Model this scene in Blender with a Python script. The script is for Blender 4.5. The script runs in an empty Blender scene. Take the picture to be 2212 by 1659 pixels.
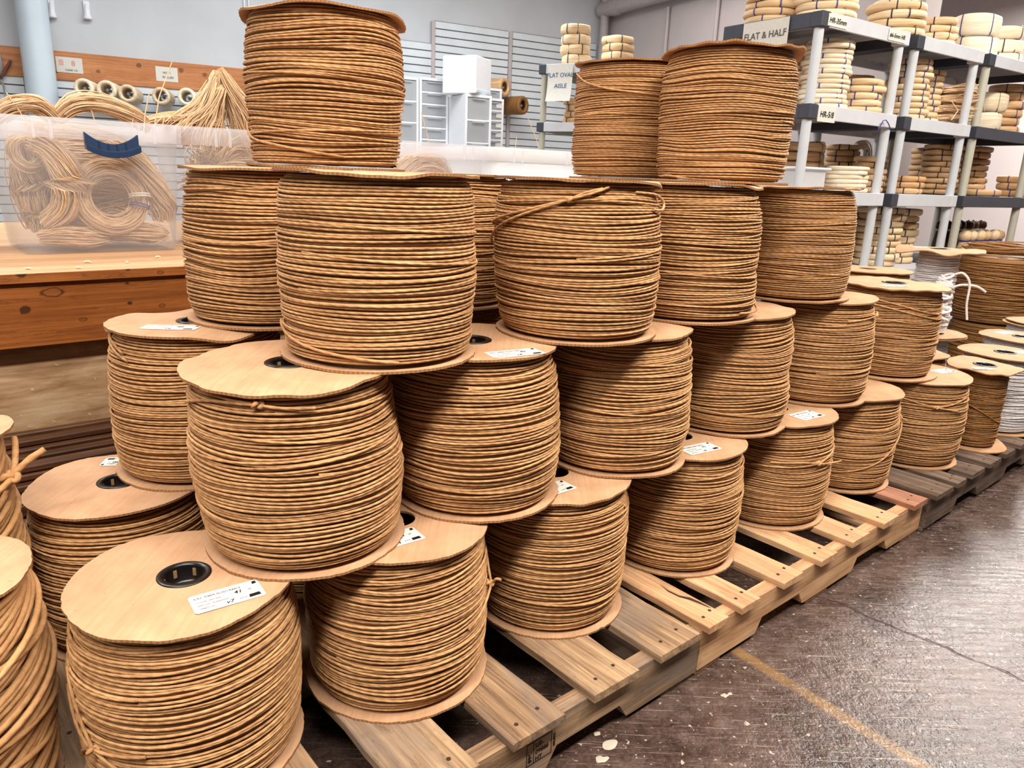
import bpy, math, random
import numpy as np
from mathutils import Matrix, Vector

# ------------------------------------------------------------------ camera, world, lights, exposure
sc = bpy.context.scene
COL = sc.collection
CAM_H, PITCH, ROLL, FPX = 1.1076, 0.27348, 0.036867, 1609.2

def make_camera():
    cd = bpy.data.cameras.new('camera'); cam = bpy.data.objects.new('camera', cd); COL.objects.link(cam)
    fw = Vector((0, math.cos(PITCH), -math.sin(PITCH))); up = Vector((0, math.sin(PITCH), math.cos(PITCH))); rt = Vector((1, 0, 0))
    c, s = math.cos(ROLL), math.sin(ROLL)
    r2 = c*rt + s*up; u2 = -s*rt + c*up
    m = Matrix((r2, u2, -fw)).transposed().to_4x4(); m.translation = (0, 0, CAM_H)
    cam.matrix_world = m
    cd.sensor_fit = 'HORIZONTAL'; cd.sensor_width = 36; cd.lens = FPX/2212*36
    cd.clip_start = 0.02; cd.clip_end = 60
    cd.dof.use_dof = True; cd.dof.focus_distance = 1.7; cd.dof.aperture_fstop = 14
    sc.camera = cam
make_camera()

W = bpy.data.worlds.new('world'); sc.world = W; W.use_nodes = True
W.node_tree.nodes['Background'].inputs[0].default_value = (0.95, 0.93, 0.93, 1)
W.node_tree.nodes['Background'].inputs[1].default_value = 0.07

TH = 0.711534                                   # heading of pallets and table
DD = np.array([math.cos(TH), math.sin(TH)]); NN = np.array([-math.sin(TH), math.cos(TH)])
def dn(d, n): v = d*DD + n*NN; return float(v[0]), float(v[1])

def area(name, x, y, z, sx, sy, rot, power, col=(1, .93, .84), tilt=(0, 0)):
    l = bpy.data.lights.new(name, 'AREA'); l.shape = 'RECTANGLE'; l.size = sx; l.size_y = sy; l.energy = power; l.color = col
    o = bpy.data.objects.new(name, l); COL.objects.link(o); o.location = (x, y, z)
    o.rotation_euler = (tilt[0], tilt[1], rot); return o
# fluorescent strips under the ceiling and one added fill lamp (all out of frame)
area('ceiling_strip_aisle', *dn(1.2, -0.5), 3.4, 3.0, .3, TH, 205)
area('ceiling_strip_entry', *dn(-1.4, -0.1), 3.1, 2.6, .3, TH, 190)
area('ceiling_strip_aisle_far', *dn(4.5, 0.3), 3.4, 3.2, .3, TH, 172)
area('ceiling_strip_pallets', *dn(0.4, 1.9), 3.6, 2.4, .3, TH, 45)
area('ceiling_strip_table', *dn(-0.5, 4.2), 3.4, 2.8, .3, TH, 120, (.94, .97, 1))
area('ceiling_strip_back', -1.4, 6.0, 3.6, 3.4, .3, .52, 125, (.9, .96, 1))
area('added_fill_back_right', 1.0, 6.9, 3.6, 3.0, .3, .52, 75, (1, .94, .9))  # added lamp, brightens the dim right part of the back wall
area('ceiling_strip_recess', 5.1, 7.3, 3.25, 2.6, .6, .96, 390, (1, .97, .93))
sc.view_settings.view_transform = 'Standard'; sc.view_settings.look = 'None'
sc.view_settings.exposure = -0.08; sc.view_settings.gamma = 1; sc.view_settings.use_curve_mapping = False

# ------------------------------------------------------------------ materials
def lin(r, g, b):
    f = lambda c: c/12.92 if c <= .04045 else ((c+.055)/1.055)**2.4
    return (f(r/255), f(g/255), f(b/255), 1)
class NT:
    def __init__(s, name):
        s.m = bpy.data.materials.new(name); s.m.use_nodes = True; s.t = s.m.node_tree; s.p = s.t.nodes['Principled BSDF']; s.out = s.t.nodes['Material Output']
    def n(s, typ, ins=None, **kw):
        nd = s.t.nodes.new(typ)
        for k, v in kw.items(): setattr(nd, k, v)
        for k, v in (ins or {}).items():
            if isinstance(v, bpy.types.NodeSocket): s.t.links.new(v, nd.inputs[k])
            else: nd.inputs[k].default_value = v
        return nd
    def link(s, a, b): s.t.links.new(a, b)
    def math(s, op, a, b=0.0, c=0.0, clamp=False):
        nd = s.t.nodes.new('ShaderNodeMath'); nd.operation = op; nd.use_clamp = clamp
        for i, v in enumerate((a, b, c)):
            if isinstance(v, bpy.types.NodeSocket): s.t.links.new(v, nd.inputs[i])
            else: nd.inputs[i].default_value = v
        return nd.outputs[0]
    def ramp(s, fac, stops):
        nd = s.t.nodes.new('ShaderNodeValToRGB'); s.t.links.new(fac, nd.inputs[0]); cr = nd.color_ramp
        while len(cr.elements) < len(stops): cr.elements.new(.5)
        for e, (p, c) in zip(cr.elements, stops): e.position = p; e.color = c
        return nd.outputs[0]
    def mix(s, fac, a, b, mode='MIX'):
        nd = s.t.nodes.new('ShaderNodeMix'); nd.data_type = 'RGBA'; nd.blend_type = mode
        for i, v in ((0, fac), (6, a), (7, b)):
            if isinstance(v, bpy.types.NodeSocket): s.t.links.new(v, nd.inputs[i])
            else: nd.inputs[i].default_value = v
        return nd.outputs[2]
    def coord(s, which='Object', scale=(1, 1, 1), rot=(0, 0, 0), loc=(0, 0, 0)):
        tc = s.n('ShaderNodeTexCoord'); mp = s.n('ShaderNodeMapping', {'Scale': scale, 'Rotation': rot, 'Location': loc})
        s.link(tc.outputs[which], mp.inputs[0]); return mp.outputs[0]
    def noise(s, vec, scale, detail=4, rough=.55, dist=0.0):
        nd = s.n('ShaderNodeTexNoise', {'Scale': scale, 'Detail': detail, 'Roughness': rough, 'Distortion': dist}); s.link(vec, nd.inputs['Vector']); return nd.outputs['Fac']
    def bump(s, h, strength=.3, dist=.002):
        nd = s.n('ShaderNodeBump', {'Strength': strength, 'Distance': dist}); s.link(h, nd.inputs['Height']); s.link(nd.outputs[0], s.p.inputs['Normal'])
    def set(s, **kw):
        for k, v in kw.items():
            k = {'base': 'Base Color', 'rough': 'Roughness', 'metal': 'Metallic', 'spec': 'Specular IOR Level', 'coat': 'Coat Weight'}.get(k, k)
            if isinstance(v, bpy.types.NodeSocket): s.link(v, s.p.inputs[k])
            else: s.p.inputs[k].default_value = v
        return s.m

def mat_plain(name, rgb, rough=.6, spec=.3, var=.06, scale=30):
    t = NT(name); v = t.noise(t.coord(), scale, 3)
    c = lin(*rgb); d = tuple(x*(1-var*3) for x in c[:3]) + (1,); e = tuple(min(1, x*(1+var*2)) for x in c[:3]) + (1,)
    return t.set(base=t.ramp(v, [(.3, d), (.7, e)]), rough=rough, spec=spec)

def mat_cord(name, lo, mid, hi, twist=True):
    t = NT(name); uv = t.n('ShaderNodeTexCoord').outputs['UV']
    sep = t.n('ShaderNodeSeparateXYZ'); t.link(uv, sep.inputs[0])
    oi = t.n('ShaderNodeObjectInfo').outputs['Random']
    along = t.n('ShaderNodeCombineXYZ'); t.link(t.math('MULTIPLY', sep.outputs[0], 1.0), along.inputs[0]); t.link(t.math('MULTIPLY', oi, 50), along.inputs[1])
    v = t.noise(along.outputs[0], 9, 5, .65)
    v2 = t.noise(t.coord(), 260, 2)
    vv = t.math('ADD', t.math('MULTIPLY', v, .8), t.math('MULTIPLY', v2, .2))
    base = t.ramp(vv, [(.34, lin(*lo)), (.5, lin(*mid)), (.68, lin(*hi))])
    t.set(base=base, rough=.72, spec=.25)
    if twist:
        ph = t.math('ADD', t.math('MULTIPLY', sep.outputs[0], 2*math.pi*48), t.math('MULTIPLY', sep.outputs[1], 2*math.pi*2))
        t.bump(t.math('ADD', t.math('SINE', ph), t.math('MULTIPLY', v2, 1.0)), .3, .0010)
    return t.m
M = {}
M['cord'] = mat_cord('kraft paper cord', (140, 98, 62), (178, 134, 90), (206, 162, 114))
M['cord_dark'] = mat_cord('dark brown paper cord', (116, 76, 38), (146, 102, 58), (174, 128, 80))
M['cord_rope'] = mat_cord('thick kraft cord', (150, 106, 66), (180, 134, 88), (204, 160, 112))
M['cord_white'] = mat_cord('white paper cord', (196, 190, 190), (222, 216, 214), (240, 236, 232))

def mat_card():
    t = NT('corrugated cardboard'); o = t.coord()
    oi = t.n('ShaderNodeObjectInfo').outputs['Random']
    v = t.noise(o, 11, 4, .6); f = t.n('ShaderNodeTexNoise', {'Scale': 1.0, 'Detail': 3.0}); t.link(t.coord('Object', (150, 6, 10), (0, 0, .5)), f.inputs['Vector'])
    vv = t.math('ADD', t.math('MULTIPLY', v, .65), t.math('MULTIPLY', f.outputs['Fac'], .35))
    b = t.ramp(vv, [(.36, lin(170, 130, 98)), (.5, lin(182, 142, 108)), (.64, lin(194, 154, 120))])
    sp = t.noise(o, 90, 2, .5); b = t.mix(t.ramp(sp, [(.70, (0, 0, 0, 1)), (.76, (.35, .35, .35, 1))]), b, lin(120, 76, 46))
    b = t.mix(t.math('MULTIPLY', oi, .25), b, lin(172, 132, 100))
    t.bump(f.outputs['Fac'], .12, .001)
    return t.set(base=b, rough=.75, spec=.2)
M['card'] = mat_card()
def mat_edge():
    t = NT('cardboard cut edge'); uv = t.n('ShaderNodeTexCoord').outputs['UV']; sep = t.n('ShaderNodeSeparateXYZ'); t.link(uv, sep.inputs[0])
    a = t.math('SINE', t.math('MULTIPLY', sep.outputs[0], 2*math.pi*137))
    n = t.noise(t.coord(), 60, 3)
    m = t.math('GREATER_THAN', t.math('ADD', a, t.math('MULTIPLY', n, 2.4)), 1.45)
    return t.set(base=t.mix(t.math('MULTIPLY', m, .4), lin(158, 116, 78), lin(92, 60, 36)), rough=.9, spec=.1)
M['edge'] = mat_edge()
def mat_glossblack():
    t = NT('black plastic'); return t.set(base=lin(22, 18, 18), rough=.28, spec=.5)
M['black'] = mat_glossblack()
M['hubmetal'] = mat_plain('hub clip tan plastic', (150, 116, 78), .4, .5)
M['paper'] = mat_plain('white sticker paper', (214, 211, 202), .55, .3, .02, 60)
M['ink'] = mat_plain('black ink', (22, 18, 20), .6, .2, .02)
M['inkgrey'] = mat_plain('grey ink', (92, 88, 90), .6, .2, .02)
M['inkblue'] = mat_plain('blue grey ink', (70, 100, 140), .6, .2, .02)
M['inkred'] = mat_plain('faded red ink', (226, 150, 140), .6, .2, .02)

def mat_wood(name, axis, lo, mid, hi, rough=.75, grain=1.0, knots=False, stain=.4, weather=0.0, crack=.35, spots=()):
    t = NT(name); sc3 = [28, 28, 28]; sc3[axis] = 1.6
    oi = t.n('ShaderNodeObjectInfo').outputs['Random']
    tc = t.n('ShaderNodeTexCoord'); off = t.n('ShaderNodeVectorMath', operation='ADD'); t.link(tc.outputs['Object'], off.inputs[0])
    cx = t.n('ShaderNodeCombineXYZ'); [t.link(t.math('MULTIPLY', oi, k), cx.inputs[i]) for i, k in enumerate((13.0, 29.0, 7.0))]; t.link(cx.outputs[0], off.inputs[1])
    mp = t.n('ShaderNodeMapping', {'Scale': sc3}); t.link(off.outputs[0], mp.inputs[0])
    g = t.noise(mp.outputs[0], 1.3*grain, 5, .6, .6)
    sc4 = [170, 170, 170]; sc4[axis] = 3.5
    mp2 = t.n('ShaderNodeMapping', {'Scale': sc4}); t.link(off.outputs[0], mp2.inputs[0])
    f = t.noise(mp2.outputs[0], 1.0, 3, .6)
    big = t.noise(off.outputs[0], 4.5, 4, .6)
    v = t.math('ADD', t.math('ADD', t.math('MULTIPLY', g, .5), t.math('MULTIPLY', f, .3)), t.math('MULTIPLY', t.math('ADD', big, t.math('MULTIPLY', t.math('SUBTRACT', oi, .5), .25)), .2))
    b = t.ramp(v, [(.38, lin(*lo)), (.5, lin(*mid)), (.62, lin(*hi))])
    sc6 = [11, 11, 11]; sc6[axis] = 2.2
    mp6 = t.n('ShaderNodeMapping', {'Scale': sc6}); t.link(off.outputs[0], mp6.inputs[0]); we = t.noise(mp6.outputs[0], 1.0, 5, .65, .8)
    b = t.mix(t.ramp(we, [(.46, (0, 0, 0, 1)), (.66, (weather, weather, weather, 1))]), b, lin(118, 104, 94))
    st = t.noise(off.outputs[0], 9, 5, .7); b = t.mix(t.ramp(st, [(.56, (0, 0, 0, 1)), (.72, (stain, stain, stain, 1))]), b, tuple(x*.35 for x in lin(*lo)[:3]) + (1,))
    ck = t.math('ABSOLUTE', t.math('SUBTRACT', g, .47)); b = t.mix(t.ramp(t.math('MULTIPLY', ck, 40), [(.10, (crack, crack, crack, 1)), (.30, (0, 0, 0, 1))]), b, tuple(x*.25 for x in lin(*lo)[:3]) + (1,))
    if knots:
        vo = t.n('ShaderNodeTexVoronoi', {'Scale': 1.0}, feature='F1'); sc5 = [7.5, 7.5, 7.5]; sc5[axis] = 4.2
        mp3 = t.n('ShaderNodeMapping', {'Scale': sc5}); t.link(off.outputs[0], mp3.inputs[0]); t.link(mp3.outputs[0], vo.inputs['Vector'])
        k = t.ramp(vo.outputs['Distance'], [(.07, (.85, .85, .85, 1)), (.13, (0, 0, 0, 1))])
        b = t.mix(k, b, tuple(x*.3 for x in lin(*lo)[:3]) + (1,))
    if spots:
        sp_ = t.n('ShaderNodeSeparateXYZ'); t.link(tc.outputs['Object'], sp_.inputs[0])
        nz = t.math('MULTIPLY', t.math('SUBTRACT', t.noise(tc.outputs['Object'], 40, 3), .5), .9)
        for (x, z, rx, rz_, ring) in spots:
            q = t.math('SQRT', t.math('ADD', t.math('POWER', t.math('DIVIDE', t.math('SUBTRACT', sp_.outputs[0], x), rx), 2), t.math('POWER', t.math('DIVIDE', t.math('SUBTRACT', sp_.outputs[2], z), rz_), 2)))
            q = t.math('ADD', q, nz)
            m = t.ramp(t.math('MULTIPLY', q, .5), [(.0, (ring, ring, ring, 1)), (.34, (ring, ring, ring, 1)), (.42, (.9, .9, .9, 1)), (.55, (0, 0, 0, 1))])
            b = t.mix(m, b, tuple(x_*.16 for x_ in lin(*mid)[:3]) + (1,))
    t.bump(v, .35, .003)
    return t.set(base=b, rough=rough, spec=.25)
for nm, cols in {'old': ((92, 70, 52), (142, 112, 84), (178, 148, 114)), 'new': ((164, 120, 84), (196, 152, 112), (212, 174, 134)), 'grey': ((66, 50, 40), (98, 78, 64), (128, 106, 88)), 'red': ((128, 78, 58), (160, 108, 84), (184, 136, 110))}.items():
    for ax in (0, 1): M['w_%s%d' % (nm, ax)] = mat_wood('%s pallet wood %d' % (nm, ax), ax, *cols, weather={'old': .75, 'grey': .5}.get(nm, .22))
M['nail'] = mat_plain('rusty nail head', (58, 38, 28), .6, .4)
M['ply'] = mat_wood('plywood tabletop', 0, (178, 134, 96), (196, 154, 116), (208, 168, 130), .6, .6, stain=.1)
M['apron'] = mat_wood('stained pine apron', 0, (104, 54, 20), (138, 78, 32), (164, 100, 48), .55, .8, False, .25, spots=((-.106, .059, .030, .014, .15), (-.175, .015, .014, .012, .9), (.091, .073, .006, .004, .9), (.092, .013, .007, .005, .9), (-.036, -.025, .012, .006, .3), (.182, -.002, .010, .006, .3), (-.6, .02, .02, .012, .2), (.8, -.03, .02, .012, .2)))
M['board'] = mat_wood('orange pine board', 0, (168, 106, 64), (192, 128, 82), (208, 146, 100), .5, .7, False, .2, spots=((.95, .06, .022, .02, .7), (1.18, .02, .018, .014, .5), (1.30, .05, .02, .02, .6), (.45, .05, .02, .02, .6), (.62, -.02, .018, .014, .6), (.30, -.05, .016, .012, .6), (1.5, .03, .022, .018, .6), (-.8, .04, .02, .018, .6)))
def mat_dusty():
    t = NT('dusty scuffed plywood'); o = t.coord(); a = t.noise(t.coord('Object', (2.5, 9, 9)), 2.0, 6, .65, .5); s_ = t.noise(t.coord('Object', (3, 40, 40)), 1.5, 4, .6)
    b = t.ramp(t.math('ADD', t.math('MULTIPLY', a, .6), t.math('MULTIPLY', s_, .4)), [(.36, lin(126, 92, 62)), (.5, lin(166, 132, 98)), (.64, lin(192, 164, 132))])
    f = t.noise(t.coord('Object', (30, 60, 60)), 1.6, 2); b = t.mix(t.ramp(f, [(.70, (0, 0, 0, 1)), (.74, (.7, .7, .7, 1))]), b, lin(224, 204, 176))
    return t.set(base=b, rough=.75, spec=.2)
M['lowply'] = mat_dusty()
M['rod'] = mat_wood('dark brown rod', 0, (50, 28, 16), (76, 46, 28), (104, 68, 44), .4, 1, stain=.1)

def mat_floor():
    t = NT('worn sealed concrete floor'); o = t.coord()
    a = t.noise(o, 3.0, 6, .65, .5); b = t.noise(o, 26, 5, .7); c = t.noise(o, 120, 3, .6)
    v = t.math('ADD', t.math('ADD', t.math('MULTIPLY', a, .45), t.math('MULTIPLY', b, .35)), t.math('MULTIPLY', c, .2))
    base = t.ramp(v, [(.36, lin(32, 22, 20)), (.46, lin(64, 48, 42)), (.55, lin(88, 70, 63)), (.66, lin(118, 101, 93))])
    # pale specks and scuffs
    sp = t.noise(o, 75, 2, .5, .3); base = t.mix(t.ramp(sp, [(.665, (0, 0, 0, 1)), (.72, (.7, .7, .7, 1))]), base, lin(190, 178, 164))
    for ang, s_, th_ in ((.5, 5.0, .665), (-.9, 6.0, .67), (1.5, 4.0, .675), (.1, 7.0, .68)):
        sv = t.noise(t.coord('Object', (1.0, 46, 1), (0, 0, ang)), s_, 3, .5, .15)
        base = t.mix(t.ramp(sv, [(th_, (0, 0, 0, 1)), (th_+.035, (.45, .45, .45, 1))]), base, lin(186, 168, 152))
    # faded yellow lane line
    sep = t.n('ShaderNodeSeparateXYZ'); t.link(o, sep.inputs[0])
    x0, y0, x1, y1 = .576, 1.595, .852, 1.231; L = math.hypot(x1-x0, y1-y0); nx, ny = -(y1-y0)/L, (x1-x0)/L
    dist = t.math('ABSOLUTE', t.math('ADD', t.math('ADD', t.math('MULTIPLY', sep.outputs[0], nx), t.math('MULTIPLY', sep.outputs[1], ny)), -(nx*x0+ny*y0)))
    wob = t.math('ADD', dist, t.math('MULTIPLY', t.math('SUBTRACT', b, .5), .02))
    m = t.ramp(t.math('MULTIPLY', wob, 20), [(.22, (.75, .75, .75, 1)), (.42, (0, 0, 0, 1))])
    m = t.math('MULTIPLY', m, t.ramp(t.noise(o, 8, 4), [(.35, (.25, .25, .25, 1)), (.6, (1, 1, 1, 1))]))
    base = t.mix(m, base, lin(140, 106, 62))
    # hairline cracks
    cr = 0
    for (x0, y0, x1, y1) in ((.88, 1.87, 1.30, 1.45),):
        L = math.hypot(x1-x0, y1-y0); nx, ny = -(y1-y0)/L, (x1-x0)/L
        dd = t.math('ABSOLUTE', t.math('ADD', t.math('ADD', t.math('ADD', t.math('MULTIPLY', sep.outputs[0], nx), t.math('MULTIPLY', sep.outputs[1], ny)), -(nx*x0+ny*y0)), t.math('MULTIPLY', t.math('SUBTRACT', t.noise(o, 5, 3), .5), .10)))
        ck = t.ramp(t.math('MULTIPLY', dd, 100), [(.10, (1, 1, 1, 1)), (.5, (0, 0, 0, 1))])
        base = t.mix(t.math('MULTIPLY', ck, .7), base, lin(60, 44, 38))
        cr = ck if cr == 0 else t.math('MAXIMUM', cr, ck)
    sk = t.noise(t.coord('Object', (4, 26, 1), (0, 0, -.35)), 2.2, 5, .65, .6)
    rg = t.math('ADD', t.math('MULTIPLY', b, .22), t.math('MULTIPLY', a, .12))
    h = t.math('SUBTRACT', t.math('ADD', t.math('MULTIPLY', b, .5), t.math('ADD', t.math('MULTIPLY', c, .25), t.math('ADD', t.math('MULTIPLY', a, .8), t.math('MULTIPLY', sk, .55)))), t.math('MULTIPLY', cr, .8))
    t.bump(h, .5, .010)
    return t.set(base=base, rough=t.math('ADD', rg, .10), spec=.6)
M['floor'] = mat_floor()
M['wall'] = mat_plain('pale grey painted wall', (198, 201, 204), .8, .2, .02, 2)
M['wall_b'] = mat_plain('grey painted side wall', (186, 176, 174), .8, .2, .02, 2)
M['ceil'] = mat_plain('grey painted ceiling', (170, 168, 168), .85, .2, .02, 2)
M['column'] = mat_plain('glossy white blue column paint', (204, 218, 228), .35, .5, .02, 3)
def mat_slat():
    t = NT('white slatwall panel'); v = t.noise(t.coord(), 3, 3)
    return t.set(base=t.ramp(v, [(.3, lin(202, 210, 214)), (.7, lin(220, 226, 230))]), rough=.5, spec=.4)
M['slat'] = mat_slat()
M['slatgap'] = mat_plain('slatwall groove', (128, 112, 108), .8, .1)
M['shelf'] = mat_plain('light grey plastic shelf', (200, 202, 208), .5, .4, .02, 8)
M['shelfdark'] = mat_plain('dark grey plastic', (62, 64, 74), .5, .4, .03)
M['post'] = mat_plain('light grey plastic post', (198, 202, 208), .4, .5, .02, 8)
M['postold'] = mat_plain('ivory grey plastic post', (186, 184, 170), .4, .5, .02, 8)
def mat_reed(name, lo, mid, hi):
    t = NT(name); uv = t.n('ShaderNodeTexCoord').outputs['UV']; mp = t.n('ShaderNodeMapping', {'Scale': (5, 46, 1)}); t.link(uv, mp.inputs[0])
    oi = t.n('ShaderNodeObjectInfo').outputs['Random']; v = t.noise(mp.outputs[0], 1, 4, .6); v2 = t.math('ADD', v, t.math('MULTIPLY', t.math('SUBTRACT', oi, .5), .22))
    t.bump(v, .4, .004)
    return t.set(base=t.ramp(v2, [(.34, lin(*lo)), (.5, lin(*mid)), (.66, lin(*hi))]), rough=.55, spec=.35)
M['reed'] = mat_reed('pale rattan reed', (208, 172, 128), (230, 200, 158), (244, 222, 188))
M['reedtan'] = mat_reed('tan rattan reed', (188, 142, 96), (210, 168, 122), (228, 190, 148))
M['reedwhite'] = mat_reed('cream rattan reed', (226, 204, 170), (242, 226, 198), (250, 240, 220))
M['raffia'] = mat_cord('raffia strands', (206, 168, 128), (228, 194, 154), (244, 220, 188), False)
M['tie'] = mat_plain('blue tie string', (56, 60, 140), .5, .3)
M['tiedark'] = mat_plain('dark tie string', (40, 36, 58), .5, .3)
M['tiewhite'] = mat_plain('white tie string', (236, 232, 228), .5, .3)
def mat_bin(name, haze, tint):
    t = NT(name); tr = t.n('ShaderNodeBsdfTransparent'); tr.inputs[0].default_value = (.97, .97, .97, 1)
    t.set(base=tint, rough=.35, spec=.5)
    tl = t.n('ShaderNodeBsdfTranslucent'); tl.inputs[0].default_value = tint
    m1 = t.n('ShaderNodeMixShader', {0: .45}); t.link(t.p.outputs[0], m1.inputs[1]); t.link(tl.outputs[0], m1.inputs[2])
    m2 = t.n('ShaderNodeMixShader', {0: haze}); t.link(tr.outputs[0], m2.inputs[1]); t.link(m1.outputs[0], m2.inputs[2]); t.link(m2.outputs[0], t.out.inputs[0])
    return t.m
M['bin'] = mat_bin('clear hazy plastic', .16, (.86, .84, .86, 1))
M['binrim'] = mat_bin('hazy plastic rim', .40, (.88, .87, .90, 1))
M['binwhite'] = mat_bin('milky white plastic', .72, (.90, .91, .92, 1))
M['blue'] = mat_plain('navy blue plastic', (26, 50, 84), .35, .5, .03)
M['white'] = mat_plain('white plastic', (232, 234, 238), .4, .4, .01)
M['drawer'] = mat_bin('frosted drawer plastic', .55, (.74, .76, .78, 1))
M['drawstuff'] = mat_plain('drawer contents', (150, 140, 132), .7, .2, .15, 14)
M['webbing'] = mat_reed('cane webbing roll', (214, 188, 150), (238, 218, 184), (248, 236, 212))
M['plasticwrap'] = mat_bin('clear plastic wrap', .06, (.92, .92, .95, 1))
M['metal'] = mat_plain('dull steel', (150, 146, 144), .35, .5)
M['redbin'] = mat_plain('dark red plastic', (120, 22, 18), .5, .4)
M['pliers'] = mat_plain('brown handle', (104, 62, 52), .5, .4)
M['pipe'] = mat_plain('grey painted pipe', (178, 168, 168), .5, .4, .02)
M['splat'] = mat_plain('dried cream paint', (176, 166, 148), .6, .3, .05)
M['chip'] = mat_plain('pale wood chip', (236, 214, 180), .7, .2, .05)

# ------------------------------------------------------------------ mesh helpers
class MB:
    """collects quads/tris with materials and uvs, links them as ONE mesh object"""
    def __init__(s): s.v = []; s.f = []; s.nv = 0; s.uv = []; s.mi = []; s.sm = []
    def add(s, verts, faces, uv=None, mi=0, smooth=True):
        verts = np.asarray(verts, float).reshape(-1, 3); faces = np.asarray(faces, int).reshape(-1, 4)
        s.v.append(verts); s.f.append(faces + s.nv); s.nv += len(verts)
        s.uv.append(np.zeros((len(faces)*4, 2)) if uv is None else np.asarray(uv, float).reshape(-1, 2))
        s.mi.append(np.full(len(faces), mi)); s.sm.append(np.full(len(faces), smooth)); return s
    def grid(s, P, closed_u=False, closed_v=False, uv=None, mi=0, smooth=True):
        """P: (m,n,3). u = first index, v = second"""
        m, n = P.shape[:2]
        i = np.arange(m if closed_u else m-1)[:, None]; j = np.arange(n if closed_v else n-1)[None, :]
        i2 = (i+1) % m; j2 = (j+1) % n
        a = i*n+j; b = i2*n+j; c = i2*n+j2; d = i*n+j2
        F = np.stack([a, d, c, b], -1).reshape(-1, 4)
        if uv is None:
            U, V = np.broadcast_arrays(i/m, j/n); U2, V2 = np.broadcast_arrays((i+1)/m, (j+1)/n)
        else:
            us, vs = uv; U, V = np.broadcast_arrays(us[i], vs[j]); U2, V2 = np.broadcast_arrays(us[i+1], vs[j+1])
        Q = np.stack([np.stack([U, V], -1), np.stack([U, V2], -1), np.stack([U2, V2], -1), np.stack([U2, V], -1)], 2).reshape(-1, 2)
        return s.add(P.reshape(-1, 3), F, Q, mi, smooth)
    def tube(s, P, r, k=6, closed=False, cap=True, mi=0, u0=0.0):
        P = np.asarray(P, float); n = len(P); r = np.broadcast_to(np.asarray(r, float), (n,))
        T = (np.roll(P, -1, 0) - np.roll(P, 1, 0)) if closed else np.gradient(P, axis=0)
        T /= np.linalg.norm(T, axis=1, keepdims=True) + 1e-12
        up = np.array([0, 0, 1.0]); A = np.cross(T, up); ln = np.linalg.norm(A, axis=1, keepdims=True)
        A = np.where(ln < .15, np.cross(T, np.array([1.0, 0, 0])), A); A /= np.linalg.norm(A, axis=1, keepdims=True) + 1e-12
        B = np.cross(A, T); t = np.arange(k)/k*2*np.pi
        G = P[:, None] + r[:, None, None]*(np.cos(t)[None, :, None]*A[:, None] + np.sin(t)[None, :, None]*B[:, None])
        L = np.concatenate([[0], np.cumsum(np.linalg.norm(np.diff(P, axis=0), axis=1))]) + u0
        us = np.concatenate([L, [L[-1]+.01]]); vs = np.arange(k+1)/k
        s.grid(G, closed, True, (us, vs), mi)
        if cap and not closed:
            for e, rv in ((0, False), (n-1, True)):
                vv = np.concatenate([G[e], P[e:e+1]]); f = [[(i+1) % k, i, k, k] if not rv else [i, (i+1) % k, k, k] for i in range(k)]
                s.add(vv, f, None, mi)
        return s
    def box(s, c, size, rot=0.0, mi=0, bev=0.0):
        x, y, z = [q/2 for q in size]; b = min(bev, x*.9, y*.9, z*.9)
        if b <= 0:
            V = np.array([[sx*x, sy*y, sz*z] for sz in (-1, 1) for sy in (-1, 1) for sx in (-1, 1)], float)
            F = [[0, 2, 3, 1], [4, 5, 7, 6], [0, 1, 5, 4], [2, 6, 7, 3], [0, 4, 6, 2], [1, 3, 7, 5]]
        else:
            ring = lambda X, Y, Z: [[-X, -Y+b, Z], [-X+b, -Y, Z], [X-b, -Y, Z], [X, -Y+b, Z], [X, Y-b, Z], [X-b, Y, Z], [-X+b, Y, Z], [-X, Y-b, Z]]
            R = [ring(x-b, y-b, -z), ring(x, y, -z+b), ring(x, y, z-b), ring(x-b, y-b, z)]; V = np.array(R, float).reshape(-1, 3); F = []
            for k in range(3):
                for i in range(8): j = (i+1) % 8; F.append([k*8+i, k*8+j, k*8+8+j, k*8+8+i])
            for o, rv in ((0, True), (24, False)):
                for q in ([0, 1, 2, 3], [0, 3, 4, 7], [4, 5, 6, 7]):
                    q = [o+t for t in q]; F.append(q[::-1] if rv else q)
        cs, sn = math.cos(rot), math.sin(rot); R = np.array([[cs, -sn, 0], [sn, cs, 0], [0, 0, 1]])
        return s.add(V @ R.T + np.array(c), F, None, mi, False)
    def lathe(s, prof, n=32, c=(0, 0, 0), mi=0, smooth=True):
        pr = np.asarray(prof, float); t = np.arange(n)/n*2*np.pi
        G = np.stack([pr[:, None, 0]*np.cos(t), pr[:, None, 0]*np.sin(t), np.broadcast_to(pr[:, None, 1], (len(pr), n))], -1) + np.array(c)
        return s.grid(G[::-1], False, True, None, mi, smooth)
    def xform(s, mat):
        A = np.array(mat); s.v = [v @ A[:3, :3].T + A[:3, 3] for v in s.v]; return s
    def mesh(s, name, mats):
        V = np.concatenate(s.v); F = np.concatenate(s.f); U = np.concatenate(s.uv); me = bpy.data.meshes.new(name)
        tri = F[:, 2] == F[:, 3]
        me.vertices.add(len(V)); me.vertices.foreach_set('co', V.astype(np.float32).ravel())
        cnt = np.where(tri, 3, 4); keep = np.ones((len(F), 4), bool); keep[tri, 3] = False
        loops = F[keep]; me.loops.add(len(loops)); me.loops.foreach_set('vertex_index', loops.astype(np.int32))
        me.polygons.add(len(F)); st = np.concatenate([[0], np.cumsum(cnt)[:-1]]); me.polygons.foreach_set('loop_start', st.astype(np.int32))
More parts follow.
